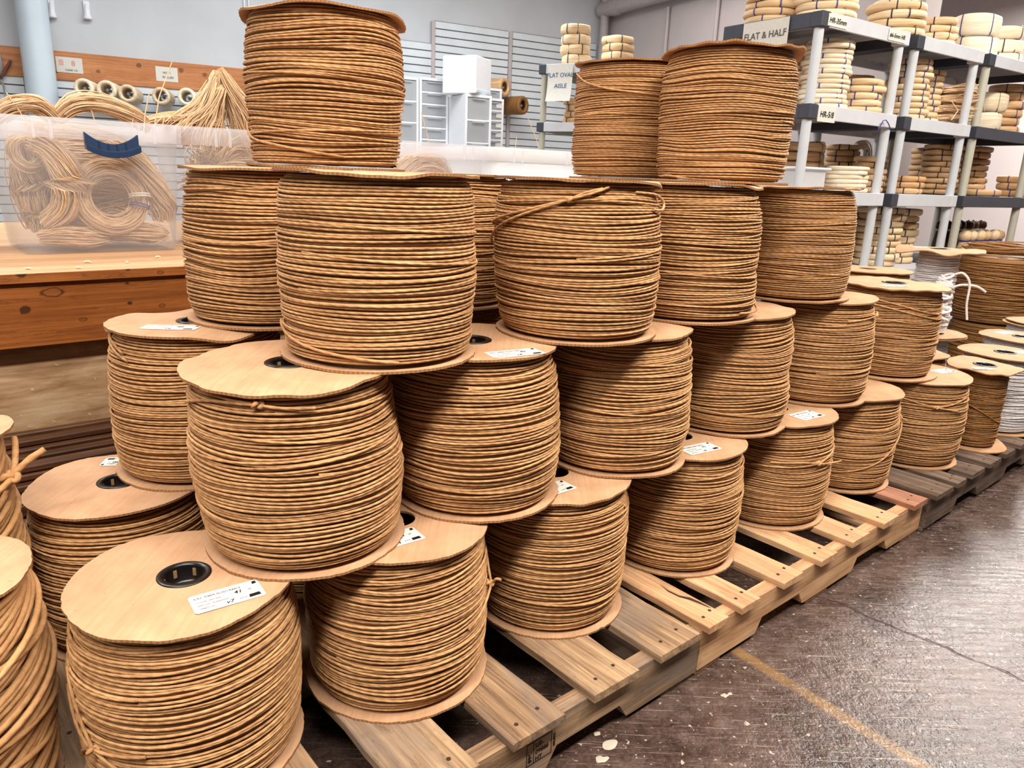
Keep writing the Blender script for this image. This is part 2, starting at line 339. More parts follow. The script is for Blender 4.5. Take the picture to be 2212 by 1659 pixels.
        me.polygons.foreach_set('material_index', np.concatenate(s.mi).astype(np.int32)); me.polygons.foreach_set('use_smooth', np.concatenate(s.sm))
        ul = me.uv_layers.new(name='UVMap'); ul.data.foreach_set('uv', U.reshape(-1, 4, 2)[keep].astype(np.float32).ravel())
        for m in (mats if isinstance(mats, (list, tuple)) else [mats]): me.materials.append(m)
        me.update(calc_edges=True); me.validate(); return me
    def build(s, name, mats, parent=None, loc=(0, 0, 0), rz=0.0):
        return link(name, s.mesh(name, mats), parent, loc, rz)
def link(name, me, parent=None, loc=(0, 0, 0), rz=0.0):
    o = bpy.data.objects.new(name, me); COL.objects.link(o); o.location = loc; o.rotation_euler = (0, 0, rz)
    if parent: o.parent = parent
    return o
def tag(o, label, cat, group=None, kind=None):
    o['label'] = label; o['category'] = cat
    if group: o['group'] = group
    if kind: o['kind'] = kind
    return o
def thing(name, label, cat, loc=(0, 0, 0), rz=0.0, group=None):
    o = link(name, None, None, loc, rz); o.empty_display_size = .05; return tag(o, label, cat, group)
def struct(o): o['kind'] = 'structure'; return o
def copy_tree(o, parent=None):
    c = o.copy(); COL.objects.link(c); c.parent = parent
    for ch in list(o.children): copy_tree(ch, c)
    return c
_texts = {}
def text_mb(body, size, loc=(0, 0, 0), shear=0.0, align='LEFT', bold=0.0, space=1.0):
    """flat lettering in the xy plane as arrays"""
    cu = bpy.data.curves.new('lettering', 'FONT'); cu.body = body; cu.size = size; cu.shear = shear; cu.align_x = align; cu.resolution_u = 2; cu.offset = bold; cu.space_character = space
    o = bpy.data.objects.new('lettering', cu); COL.objects.link(o); dg = bpy.context.evaluated_depsgraph_get(); me = bpy.data.meshes.new_from_object(o.evaluated_get(dg))
    bpy.data.objects.remove(o); bpy.data.curves.remove(cu)
    V = np.array([v.co for v in me.vertices]).reshape(-1, 3) + np.array(loc); F = []
    for p in me.polygons:
        q = list(p.vertices)
        for i in range(1, len(q)-1): F.append([q[0], q[i], q[i+1], q[i+1]])
    bpy.data.meshes.remove(me); return V, F
def frame(x, y, z=(0, 0, 1), o=(0, 0, 0)):
    m = Matrix.Identity(4)
    for i, a in enumerate((x, y, z)):
        for k in range(3): m[k][i] = a[k]
    for k in range(3): m[k][3] = o[k]
    return m

# ------------------------------------------------------------------ setting
WA = math.radians(30); WD = np.array([math.cos(WA), math.sin(WA)]); WN = np.array([-WD[1], WD[0]]); WC = 8.0; WCOR = 5.75
def wp(w, c=WC, z=0.0): v = w*WD + c*WN; return (float(v[0]), float(v[1]), z)
struct(MB().box((1.5, 4.5, -.05), (16, 16, .1)).build('floor', M['floor']))
CEIL = 3.9
cx, cy, _ = wp(0.9, WC+.1); struct(MB().box((cx, cy, CEIL/2), (9.7, .2, CEIL), WA).build('wall_back', M['wall']))
v = np.array(wp(WCOR)[:2]) + (-WN)*2.05 + WD*.1; struct(MB().box((v[0], v[1], CEIL/2), (.2, 4.1, CEIL), WA).build('wall_right', M['wall_b']))
v = np.array(wp(WCOR)[:2]) + (-WN)*5.2 + WD*4.2; struct(MB().box((v[0], v[1], CEIL/2), (.2, 10.4, CEIL), WA).build('wall_added_recess', M['wall_b']))  # made-up recess: side wall set back so the floor-glare lamp fits
v = np.array(wp(WCOR)[:2]) + WN*.1 + WD*2.15; struct(MB().box((v[0], v[1], CEIL/2), (4.3, .2, CEIL), WA).build('wall_added_alcove', M['wall']))  # closes the made-up recess around the floor-glare lamp
v = np.array(wp(-4.0)[:2]) + (-WN)*3.3; struct(MB().box((v[0], v[1], CEIL/2), (.2, 6.6, CEIL), WA).build('wall_left', M['wall']))
v = np.array(wp(3.1)[:2]) + (-WN)*4.0; struct(MB().box((v[0], v[1], CEIL+.05), (14.3, 8.2, .1), WA).build('ceiling', M['ceil']))
# round column in front of the wall
b = MB(); b.lathe([(.118, 0), (.118, CEIL)], 32); b.lathe([(.135, 0), (.135, .12), (.118, .14)], 32)
o = b.build('trim_1', M['column'], None, wp(-.172, 7.82)); struct(o)
# long pine board along the wall
b = MB(); b.box((0, 0, 0), (5.1, .04, .235), 0, 0, .004)
struct(b.build('trim_2', M['board'], None, wp(-.35, WC-.021, 1.876), WA))
# slatwall: stacked strips with grooves
def slat_panel(name, w0, w1, z0, z1, off=.012):
    b = MB(); p = .0762; n = int(round((z1-z0)/p)); wid = w1-w0
    b.box((0, .004, (z1-z0)/2), (wid, .006, z1-z0), 0, 1)
    for i in range(n): b.box((0, -.006, i*p+p/2), (wid, .016, p-.011), 0, 0, .002)
    struct(b.build(name, [M['slat'], M['slatgap']], None, wp((w0+w1)/2, WC-off, z0), WA))
slat_panel('trim_3', -2.6, -.30, .55, 1.75)
slat_panel('trim_4', -.06, 2.24, .55, 1.75)
slat_panel('trim_5', 2.27, 3.46, .60, 2.43)
slat_panel('trim_6', 3.50, 4.395, .60, 2.66)
slat_panel('trim_7', 4.45, 5.60, .60, 2.66)
for nm, wv in (('trim_8', 3.475), ('trim_9', 4.42)):
    struct(MB().box((0, 0, 1.0), (.04, .03, 2.1), 0, 0, .003).build(nm, M['wall_b'], None, wp(wv, WC-.025, .60), WA))
# corner post, pipe and conduits on the side wall
v = np.array(wp(WCOR-.12, WC-.12)); struct(MB().lathe([(.05, 0), (.05, CEIL)], 20).build('trim_10', M['pipe'], None, v))
def rw(t, off, z): q = np.array(wp(WCOR-off)[:2]) - t*WN; return (float(q[0]), float(q[1]), z)
pt = thing('overhead_pipe', 'thick grey pipe running level along the grey side wall', 'pipe', rw(0, .12, 3.02))
o0 = np.array(rw(0, .12, 3.02)); P = np.array([np.array(rw(t, .12, 3.02)) - o0 for t in np.linspace(.05, 4.0, 12)])
MB().tube(P, .085, 18).build('pipe_body', M['pipe'], pt)
for t in (.35, 1.85, 3.4):
    q = np.array([np.array(rw(t+e, .12, 3.02)) - o0 for e in (-.06, .06)]); MB().tube(q, .098, 18).build('coupling', M['pipe'], pt)
    q = np.array(rw(t, .12, 3.10)) - o0; MB().tube([q, q+np.array([0, 0, .72])], .018, 8).build('hanger_rod', M['pipe'], pt)
for t, hh in ((1.15, 2.9), (1.9, 2.9)):
    o = MB().tube([(0, 0, 0), (0, 0, hh)], .02, 10).build('wall_conduit', M['pipe'], None, rw(t, .03, 0))
    tag(o, 'thin vertical conduit on grey side wall, nearer the corner' if t < 1.5 else 'thin vertical conduit on grey side wall, farther from the corner', 'conduit')
o = MB().tube([(-.02, 0, 0), (-.02, 0, 1.5)], .008, 8).tube([(.02, 0, 0), (.02, 0, 1.5)], .008, 8).build('wall_cable', M['white'], None, wp(1.571, WC-.012, 2.40), WA)
tag(o, 'pair of thin white cables running up the back wall above the pine board', 'cable')

# ------------------------------------------------------------------ pallets
PH = .14
def pallet(label, d0, n0, boards, kind, odd=None, L=1.22, notch=((.24, .47), (.75, .98)), front_off=.02):
    """local x along the front, y to the back; origin at front left floor corner"""
    x, y = dn(d0, n0); t = thing('wooden_pallet', label, 'pallet', (x, y, 0), TH, 'wooden pallets under the reels')
    D = 1.0
    def plank(name, c, size, ax, mat, nails=(), seed=0):
        # slightly irregular outline
        rg = random.Random(seed); sx, sy, sz = size; nseg = 14
        l = sx if ax == 0 else sy; w = sy if ax == 0 else sx
        ts = np.linspace(-l/2, l/2, nseg); a = np.array([rg.uniform(-.0022, .0022) for _ in ts]); e = np.array([rg.uniform(-.0022, .0022) for _ in ts])
        rings = []
        for i, tt in enumerate(ts):
            lo, hi = -w/2 + a[i], w/2 + e[i]; bz = .0025; zz = [rg.uniform(-.0007, .0007) for _ in range(2)]
            pr = [(lo, -sz/2), (hi, -sz/2), (hi, sz/2-bz+zz[0]), (hi-bz, sz/2+zz[0]), (lo+bz, sz/2+zz[1]), (lo, sz/2-bz+zz[1])]
            rings.append([(tt, p, q) if ax == 0 else (p, tt, q) for p, q in pr])
        b = MB(); G = np.array(rings)
        if ax == 1: G = G[::-1]
        b.grid(G, False, True, None, 0, False)
        for r_, rv in ((G[0], False), (G[-1], True)):
            f = [[0, 1, 2, 3], [0, 3, 4, 5]]; f = [q[::-1] for q in f] if rv else f; b.add(r_, f, None, 0, False)
        for (u, v_) in nails: b.lathe([(0, .0008), (.0042, .0008), (.0046, -.001)], 8, (u, v_, sz/2), 1, False)
        return b.build(name, [mat, M['nail']], t, c)
    for i, (b0, b1) in enumerate(boards):
        mt = M['w_%s1' % ((odd or {}).get(i, kind))]; w = b1-b0; k = []
        for yy in (.035, D/2, D-.035): k += [(-w*.22, yy-D/2), (w*.24, yy-D/2+.008)]
        plank('deck_board', ((b0+b1)/2-d0, D/2, PH-.009), (w, D, .018), 1, mt, k, i+7)
    # notched stringers
    for yy in (front_off, D/2-.018, D-.056-front_off):
        b = MB(); z1 = PH-.018; z0 = .016; prof = [(0, z0)]
        for a, e in notch:
            prof += [(a, z0), (a+.025, z0+.038), (e-.025, z0+.038), (e, z0)]
        prof += [(L, z0)]
        xs = np.array([p[0] for p in prof]); zs = np.array([p[1] for p in prof])
        top = np.stack([xs, np.full_like(xs, z1)], 1)
        Fr = np.stack([np.stack([xs, np.zeros_like(xs), zs], -1), np.stack([xs, np.zeros_like(xs), np.full_like(xs, z1)], -1), np.stack([xs, np.full_like(xs, .036), np.full_like(xs, z1)], -1), np.stack([xs, np.full_like(xs, .036), zs], -1)], 1)
        b.grid(Fr, False, True, None, 0, False)
        b.add(Fr[0], [[0, 1, 2, 3]], None, 0, False); b.add(Fr[-1], [[3, 2, 1, 0]], None, 0, False)
        b.build('stringer', M['w_%s0' % kind], t, (0, yy, 0))
    for b0, b1 in ((.0, .10), (.50, .62), (L-.12, L-.0)):
        MB().box((0, 0, 0), (b1-b0, D-.02, .016), 0, 0, .002).build('bottom_board', M['w_%s1' % ('grey' if kind != 'new' else 'new')], t, ((b0+b1)/2, D/2+.015, .008))
    return t
pal = pallet('weathered brown pallet with a black stamp, under the nearest reels', .09, .812, [(.10, .235), (.315, .445), (.525, .660), (.735, .863), (.943, 1.075), (1.146, 1.285)], 'old')
pal2 = pallet('pale newer pallet in the middle of the row', 1.316, .812, [(1.318, 1.395), (1.448, 1.527), (1.634, 1.726), (1.822, 1.909), (1.999, 2.101), (2.197, 2.297), (2.415, 2.51)], 'new', {6: 'red'})
pallet('dark grey-brown pallet at the far right end of the row', 2.556, .800, [(2.56, 2.70), (2.735, 2.815), (2.87, 2.988), (3.045, 3.158), (3.215, 3.319), (3.39, 3.49), (3.56, 3.66), (3.70, 3.776)], 'grey')
pallet('weathered pallet at the near left, mostly out of view, under thick cord reels', -1.15, .812, [(-1.14, -1.02), (-.95, -.83), (-.75, -.62), (-.55, -.42), (-.35, -.22), (-.16, .06)], 'grey')
pallet('grey-brown pallet under the white cord reels at the far right', 3.80, .800, [(3.81, 3.93), (3.99, 4.10), (4.17, 4.28), (4.35, 4.46), (4.53, 4.64), (4.70, 4.79)], 'grey', L=1.0)
ctr = np.array([(.055, .188), (.048, .154), (.050, .122), (.062, .100), (.066, .075), (.069, .045)]); wd_ = [.0003, .0022, .0026, .0040, .0034, .0004]
b = MB(); G = np.stack([np.stack([ctr[:, 0]-wd_, ctr[:, 1], np.full(6, PH+.0014)], -1), np.stack([ctr[:, 0]+wd_, ctr[:, 1]+.004, np.full(6, PH+.0014)], -1)]); b.grid(G[::-1], False, False, None, 0, False)
sp_o = b.build('wood_split', M['nail'], pal2); sp_o['label'] = 'dark curved split in the first deck board'
# heat treatment stamp on the front stringer
b = MB(); X = .80-.09; Z = .073
def bar(x0, z0, x1, z1): b.add([(x0, 0, z0), (x1, 0, z0), (x1, 0, z1), (x0, 0, z1)], [[0, 1, 2, 3]], None, 0, False)
sx0, sx1, sz0, sz1 = X-.014, X+.050, Z-.027, Z+.022; th = .0016; dv = X+.004
bar(sx0, sz0, sx0+th, sz1); bar(sx1-th, sz0, sx1, sz1); bar(sx0, sz0, sx1, sz0+th); bar(sx0, sz1-th, sx1, sz1); bar(dv-th/2, sz0, dv+th/2, sz1)
def stamp_text(body, size, x, z, rot=False):
    V, F = text_mb(body, size, bold=.0004); V = V[:, [0, 2, 1]] if not rot else np.stack([-V[:, 1], V[:, 2], V[:, 0]], 1)
    b.add(V + np.array([x, 0, z]), F, None, 0, False)
stamp_text('US-', .0135, dv+.004, sz1-.016); stamp_text('09888', .0135, dv+.004, sz1-.031); stamp_text('HT', .0135, dv+.004, sz1-.046)
stamp_text('IPPC', .012, dv-.005, sz0+.006, True); stamp_text('MRLMAX', .0075, sx1+.009, sz0+.012, True)
b.build('printed_stamp', M['ink'], pal, (0, .0193, 0))

# ------------------------------------------------------------------ cord reels
RH = .3218; RF = .1747
def smooth_noise(rg, n_terms, mmax, amp):
    ks = [(rg.randint(1, mmax), rg.uniform(0, 6.28), rg.gauss(0, 1)) for _ in range(n_terms)]
    return lambda th: amp*sum(a*np.sin(k*th+p) for k, p, a in ks)/math.sqrt(n_terms)
def flange_mb(rg, R, t=.0045, amp=.006, hole=.0345, nseg=120, flip=False, droop=0.0, free=False):
    th = np.arange(nseg)/nseg*2*np.pi; rs = np.array([hole, .06, .10, .125, .145, .158, .166, .1715, .1747])/.1747*R; rs[0] = hole
    o1 = smooth_noise(rg, 6, 7, .0012); wv = smooth_noise(rg, 5, 5, amp); wv2 = smooth_noise(rg, 4, 16, amp*.25); jag = np.array([rg.gauss(0, .0006) for _ in range(nseg)])
    fr = np.clip((rs/R-.62)/.38, 0, 1)[:, None]**2
    dents = 0
    for _ in range(rg.randint(2, 4)):
        a0, wd, dp = rg.uniform(0, 6.28), rg.uniform(.18, .5), rg.uniform(.6, 1.6)*amp
        dents = dents - dp*np.exp(-(((th-a0+np.pi) % (2*np.pi)-np.pi)/wd)**2)
    Z = fr*(.45*wv(th)+.6*wv2(th)+dents)[None] - droop*fr
    if flip: Z = np.abs(Z)*.5
    elif not free: Z = np.minimum(Z, .0012)
    rr = rs[:, None] + ((rs/R)**6)[:, None]*(o1(th)+jag)[None]
    X = rr*np.cos(th); Y = rr*np.sin(th); b = MB()
    T = np.stack([X, Y, Z+t], -1); B = np.stack([X, Y, Z], -1)
    b.grid(T[::-1], False, True); b.grid(B, False, True)
    b.grid(np.stack([B[-1], T[-1]])[::-1], False, True, (np.array([0, 1, 2.]), np.arange(nseg+1)/nseg), 1)
    b.grid(np.stack([B[0], T[0]]), False, True, None, 1)
    # uv u must run round the rim for the flute pattern
    b.uv[2] = b.uv[2][:, ::-1]
    return b
def body_profile(rg, H, rb, bulge):
    f = lambda z: rb*(1 - .085*np.exp(-((z)/.018)) - .105*np.exp(-((H-z)/.020))) + bulge*np.sin(np.pi*np.clip(z/H, 0, 1))
    w = smooth_noise(rg, 3, 4, .0018)
    return lambda z: f(z) + w(z/H*np.pi)
def cord_mb(seed, H, rb, bulge, rc, S=110, k=6, wob=.0045, lean=0.0, strays=7, ztop=.004, slope=0.0, pf=2.45, gw=1.0):
    rg = random.Random(seed); b = MB(); prof = body_profile(rg, H, rb, bulge); pitch = rc*pf; N = int((H-2*ztop)/pitch)
    th = np.arange(N*S+1)/S*2*np.pi; row = th/(2*np.pi)
    coh = 0
    for _ in range(7):
        m = rg.choice([1, 1, 2, 2, 3, 4]); kp = rg.uniform(-.45, .45); coh = coh + rg.gauss(0, 1)*np.sin(m*th + kp*row + rg.uniform(0, 6.28))/math.sqrt(m)
    coh = coh/2.6*wob
    grp = 0
    for _ in range(6): grp = grp + rg.gauss(0, 1)*np.sin(rg.choice([1, 1, 2, 3])*th + rg.choice([-1, 1])*rg.uniform(1.1, 2.4)*row + rg.uniform(0, 6.28))
    coh = coh + grp/2.45*rc*.75*gw
    env = np.clip(np.minimum(row, N-row)/5, 0, 1)
    # per turn jitter, continuous along the cord
    q = np.array([rg.gauss(0, 1) for _ in range(N*5+8)]); q2 = np.array([rg.gauss(0, 1) for _ in range(N*5+8)])
    def interp(a, t):
        i = np.floor(t).astype(int); f = t-i; f = f*f*(3-2*f); return a[i]*(1-f)+a[i+1]*f
    z = ztop + rc + row*pitch*((H-2*ztop-2*rc)/(N*pitch)) + env*(coh + rc*.55*interp(q, row*3.1)) + slope*np.sin(th)*env
    r = prof(np.clip(z, 0, H)) + rc*.6*interp(q2, row*2.7+1)
    P = np.stack([r*np.cos(th)+lean*z, r*np.sin(th), z], -1)
    rad = np.stack([np.cos(th), np.sin(th), np.zeros_like(th)], -1); t = np.arange(k)/k*2*np.pi
    rcv = rc*(1 + .06*interp(q, row*7.3 % (N*4)))
    G = P[:, None] + rcv[:, None, None]*(np.cos(t)[None, :, None]*rad[:, None] + np.array([0, 0, 1.0])*np.sin(t)[None, :, None])
    L = np.concatenate([[0], np.cumsum(np.linalg.norm(np.diff(P, axis=0), axis=1))])
    b.grid(G, False, True, (np.concatenate([L, [L[-1]]]), np.arange(k+1)/k))
    # an inner layer of the same cord
    N2 = int((H-2*ztop)/(rc*2.05)); th2 = np.arange(N2*48+1)/48*2*np.pi; row2 = th2/(2*np.pi); z2 = ztop + row2*(H-2*ztop)/N2
    r2 = prof(z2) - rc*2.5; P2 = np.stack([r2*np.cos(th2)+lean*z2, r2*np.sin(th2), z2], -1); rad2 = np.stack([np.cos(th2), np.sin(th2), np.zeros_like(th2)], -1); t2 = np.arange(4)/4*2*np.pi+.785
    G2 = P2[:, None] + rc*1.1*(np.cos(t2)[None, :, None]*rad2[:, None] + np.array([0, 0, 1.0])*np.sin(t2)[None, :, None])
    b.grid(G2, False, True)
    zc = np.linspace(ztop, H-ztop, 14); b.lathe(np.stack([prof(zc)-rc*3.9, zc], -1), 48)
    for i_ in (-1,): b.v[i_][:, 0] += lean*b.v[i_][:, 2]
    # loose turns that cross over the others
    for _ in range(strays):
        a0 = rg.uniform(0, 6.28); ln = rg.uniform(1.2, 3.6); s = np.linspace(0, 1, int(ln*18)+8); aa = a0 + ln*s
        zz = rg.uniform(.1, .9)*H + rg.choice([-1, 1])*rg.uniform(.006, .024)*(s-.5)*ln/2; zz = np.clip(zz, rc*2, H-rc*2)
        rr = prof(zz) + rc*(1.55*np.clip(np.minimum(s, 1-s)*5, 0, 1) - .3)
        b.tube(np.stack([rr*np.cos(aa)+lean*zz, rr*np.sin(aa), zz], -1), rc*.95, k, mi=0)
    return b, prof
def cord_path(prof, pts, H, rc, lean=0.0, lift=1.7, n=14):
    """points (angle, z, extra lift) on the winding -> smooth 3D path"""
    a = np.array([tuple(q) + (0.0,)*(3-len(q)) for q in pts], float)
    s = np.linspace(0, len(a)-1, n*(len(a)-1)+1); i = np.clip(np.floor(s).astype(int), 0, len(a)-2); f = (s-i)[:, None]
    p0 = a[np.clip(i-1, 0, len(a)-1)]; p1 = a[i]; p2 = a[i+1]; p3 = a[np.clip(i+2, 0, len(a)-1)]
    c = .5*((2*p1) + (-p0+p2)*f + (2*p0-5*p1+4*p2-p3)*f**2 + (-p0+3*p1-3*p2+p3)*f**3)
    r = prof(np.clip(c[:, 1], 0, H)) + rc*lift + c[:, 2]
    return np.stack([r*np.cos(c[:, 0])+lean*c[:, 1], r*np.sin(c[:, 0]), c[:, 1]], -1)
def knot_mb(b, c, rc, seed):
    rg = random.Random(seed); t = np.linspace(0, 2*np.pi, 26)
    R1 = rc*1.25
    P = np.stack([np.sin(t)+1.4*np.sin(2*t), np.cos(t)-1.4*np.cos(2*t), -np.sin(3*t)], -1)*R1*.8
    ax = rg.uniform(0, 3); ca, sa = math.cos(ax), math.sin(ax); P = P @ np.array([[ca, -sa, 0], [sa, ca, 0], [0, 0, 1]])
    b.tube(P[:-1] + np.array(c), rc*1.05, 7, True)
def hub(parent, z, deep=True):
    b = MB()
    ro, ri, rf = .042, .031, .014
    b.lathe([(ri, -.002), (ri+.0005, .0016), (ro-.002, .0018), (ro, .0008), (ro, -.002)], 40)
    b.lathe([(rf, -.030), (ri-.006, -.030), (ri-.001, -.026), (ri, -.002)], 40)
    b.lathe([(rf-.001, -.055), (rf, -.030)], 24); b.lathe([(.0005, -.055), (rf-.001, -.055)], 24)
    h = b.build('hub', M['black'], parent, (0, 0, z))
    for i in range(6):
        a = i*math.pi/3+.4; ca, sa = math.cos(a), math.sin(a)
        q = MB().box((0, 0, -.012), (.0018, .0055, .013), 0); q.xform(Matrix.Translation((ca*(ri-.0015), sa*(ri-.0015), 0)) @ Matrix.Rotation(a, 4, 'Z')); q.build('hub_clip', M['hubmetal'], h)
    return h
def sticker(parent, x, y, z, rz, w=.106, h=.054, lbs='41', ver='v7', lowres=False):
    b = MB(); c = .004; pts = [(-w/2+c, -h/2), (w/2-c, -h/2), (w/2, -h/2+c), (w/2, h/2-c), (w/2-c, h/2), (-w/2+c, h/2), (-w/2, h/2-c), (-w/2, -h/2+c)]
    V = [(p[0], p[1], .0004) for p in pts]; b.add(V, [[0, 1, 2, 3], [0, 3, 4, 7], [4, 5, 6, 7]], None, 0, False)
    s = b.build('sticker', M['paper'], parent, (x, y, z), rz)
    t = MB()
    def put(body, size, px, py, sh=0, mi=0, bold=.0001): V, F = text_mb(body, size, (px, py, .0008), sh, bold=bold); t.add(V, F, None, mi, False)
    put('5/32" FIBER RUSH REELS', .0068, -w*.44, h*.24, 0, 1, .00012)
    put('COLOR:  NATURAL', .0042, -w*.42, h*.02, 0, 1); put('PART NO:  RUSH532NAT', .0042, -w*.42, -h*.16, 0, 1); put('OPERATOR:', .0042, -w*.42, -h*.34, 0, 1)
    put('LBS', .0038, w*.30, h*.04, 0, 1); put('DATE:', .0042, w*.14, -h*.34, 0, 1)
    put(lbs, .0125, w*.10, h*.0, .25, 0, .0002); put(ver, .0125, -w*.06, -h*.40, .25, 0, .0002)
    for (x0, y0, x1, y1) in ((w*.27, -h*.40, w*.44, -h*.22), (w*.40, h*.28, w*.47, h*.44)):
        t.add([(x0, y0, .0008), (x1, y0+.001, .0008), (x1-.001, y1, .0008), (x0+.001, y1-.001, .0008)], [[0, 1, 2, 3]], None, 0, False)
    t.build('printed_text', [M['ink'], M['inkgrey']], s)
    return s
# name: x, y, tier, label, options
A_, B_, C_ = 0, 1, 2
GRP = 'paper cord reels piled on the pallets'
REELS = {}
def reel(key, x, y, z, label, seed, H=RH, R=RF, rb=.166, bulge=.0095, rc=.0023, mat='cord', lean=0.0, S=110, k=6, amp=.0045, top_hub=False, stick=None, ends=(), wob=.0045, topR=None, botR=None, strays=7, droop=0.0, name='cord_reel', cat='cord reel', group=GRP, slope=0.0, fl_seed=None, pf=2.45, gw=1.0):
    t = thing(name, label, cat, (x, y, z), 0, group); rg = random.Random(seed*17+3)
    flange_mb(rg, botR or R*1.005, amp=amp*.5, flip=True).build('flange', [M['card'], M['edge']], t, (0, 0, 0))
    b, prof = cord_mb(seed, H-.010, rb, bulge, rc, S, k, wob, lean, strays, slope=slope, pf=pf, gw=gw)
    b.build('cord_winding', M[mat], t, (0, 0, .005))
    rg2 = random.Random(fl_seed if fl_seed is not None else seed*31+5)
    flange_mb(rg2, topR or R, amp=amp, droop=droop, free=z > 1.0 or mat != 'cord').build('flange', [M['card'], M['edge']], t, (lean*(H-.005), 0, H-.005))
    if top_hub:
        h = hub(t, H); h.location.x = lean*H
    for s_ in (stick or []): sticker(t, s_[0]-x, s_[1]-y, H, *s_[2:])
    for e in ends:
        b = MB(); kn = e.get('knot')
        for path in e['paths']: b.tube(cord_path(prof, path, H-.01, rc, lean, e.get('lift', 1.9)), max(rc, .0027), 8)
        if kn is not None: knot_mb(b, cord_path(prof, [kn, kn], H-.01, rc, lean, 2.6, 2)[0], max(rc, .0027)*1.25, seed)
        b.build('cord_end', M[mat], t, (0, 0, .005))
    REELS[key] = t; return t
z0, z1, z2, z3 = PH, PH+RH, PH+2*RH, PH+3*RH
near = dict(S=150, k=8)
reel('A1', -.523, 1.081, z0, 'nearest big cord reel at bottom left, black hub and whole sticker on top', 1, top_hub=True, stick=[(-.430, 1.021, .625, .106, .054, '41', 'v7')], bulge=.011, rb=.164,
     ends=[dict(paths=[[(-2.62, .17), (-2.35, .125), (-2.07, .110, .002)], [(-2.5, .05), (-2.3, .085), (-2.07, .110, .002)], [(-2.07, .110, .002), (-1.85, .112), (-1.55, .118)], [(-2.07, .110, .002), (-1.8, .085), (-1.5, .065)], [(-2.45, .22), (-2.25, .16), (-2.07, .112, .002)]], knot=(-2.07, .110))], **near)
reel('A2', -.212, 1.313, z0, 'bottom row reel second from left, sticker half covered by the reel above', 2, stick=[(-.205, 1.226, .625, .106, .054, '44', 'v4')], botR=.181, bulge=.010, ends=[dict(paths=[[(.35, .26), (.12, .215), (-.02, .185, .006)], [(-.02, .185, .006), (-.25, .16), (-.6, .145)], [(-.02, .185, .008), (-.06, .20, .016), (-.09, .203, .026)]], knot=(-.02, .186))], **near)
reel('A3', .102, 1.581, z0, 'bottom row reel third from the left, small corner of a white sticker showing', 3, stick=[(.092, 1.478, .66, .106, .054, '38', 'v4')], bulge=.009, S=130, k=7)
reel('A4', .446, 1.861, z0, 'bottom row reel fourth from the left, first one on the pale pallet', 4, stick=[(.478, 1.766, .55, .106, .054, '42', 'v4')], bulge=.009)
reel('A5', .798, 2.149, z0, 'bottom row reel on the pale pallet with whole sticker and knotted loose end', 5, stick=[(.865, 2.082, .60, .10, .06, '6', 'v4')], bulge=.009, ends=[dict(paths=[[(-2.2, .190), (-1.6, .194), (-1.08, .202, .003)], [(-1.9, .204), (-1.4, .208), (-1.08, .202, .003)], [(-1.08, .202, .003), (-.7, .190, .004), (-.45, .186, .022)], [(-1.08, .202, .003), (-.6, .22), (-.1, .225)]], knot=(-1.08, .202))])
reel('A6', 1.136, 2.440, z0, 'bottom row reel at the pale pallet right end, loose strand curving down', 6, bulge=.009, ends=[dict(paths=[[(-.25, .235), (-.45, .225, .002), (-.70, .175, .003), (-1.1, .115), (-1.7, .075), (-2.3, .06)], [(-.42, .228), (-.52, .232, .012), (-.5, .226, .016), (-.4, .222)]])])
reel('A7', 1.501, 2.678, z0, 'bottom row reel on the dark grey pallet, sticker on top, knot in front', 7, stick=[(1.605, 2.70, .45, .09, .05, '38', 'v4')], bulge=.009, ends=[dict(paths=[[(-2.6, .262), (-2.1, .245), (-1.671, .232, .003)], [(-2.4, .232), (-2.0, .234), (-1.671, .232, .003)], [(-1.671, .232, .003), (-1.3, .243), (-.9, .262)], [(-1.671, .232, .003), (-1.35, .224, .004), (-1.05, .214, .006)]], knot=(-1.671, .232))])
reel('A8', 1.838, 2.832, z0, 'narrow dark brown cord reel with curled cardboard discs at the right end', 8, R=.128, rb=.086, bulge=.001, rc=.0020, mat='cord_dark', amp=.010, top_hub=True, stick=[(1.79, 2.765, .0, .08, .035, '30', 'v2')], H=.322, wob=.002, ends=[dict(paths=[[(-2.4, .17), (-1.9, .15), (-1.2, .115), (-.6, .10)]])])
reel('A0', -.816, 1.440, z0, 'back row bottom reel at far left, black hub and small sticker showing', 9, top_hub=True, stick=[(-.858, 1.545, 3.3, .09, .05, '40', 'v4')], bulge=.010)
reel('A0b', *dn(.745, 1.60), z0, 'hidden bottom reel of the back row behind the second front reel', 10, S=60)
for i, dv_ in enumerate((1.15, 1.56, 1.97, 2.38, 2.79)):
    reel('Ab%d' % i, *dn(dv_, 1.60), z0, 'bottom back row reel hidden behind the front reels, %s along from the left' % ('third', 'fourth', 'fifth', 'sixth', 'seventh')[i], 11+i, S=60)
reel('A9', *dn(3.235, 1.255), z0, 'bottom row reel behind the dark narrow reel, only its pale disc showing', 17, S=70)
reel('B1', -.365, 1.243, z1, 'big second row reel at front left, knotted loose end under its wide top disc', 21, lean=-.062, top_hub=True, topR=.178, bulge=.011, ends=[dict(paths=[[(-2.6, .268), (-2.1, .288), (-1.578, .292, .003)], [(-2.4, .300), (-2.0, .297), (-1.578, .292, .003)], [(-1.578, .292, .003), (-1.35, .287, .003), (-1.08, .286, .008)]], knot=(-1.578, .292))], **near)
reel('B2', -.070, 1.476, z1, 'second row reel second from left with hub and white sticker visible on top', 22, lean=-.05, top_hub=True, stick=[(.004, 1.372, .52, .11, .05, '40', 'v4')], bulge=.011, S=140, k=7)
reel('B3', .253, 1.720, z1, 'second row reel third from left, its upper left in deep shade', 23, lean=-.035, bulge=.011)
reel('B4', .598, 2.028, z1, 'second row reel fourth from left, beneath two reels with its right rim showing', 24, lean=-.04, bulge=.010)
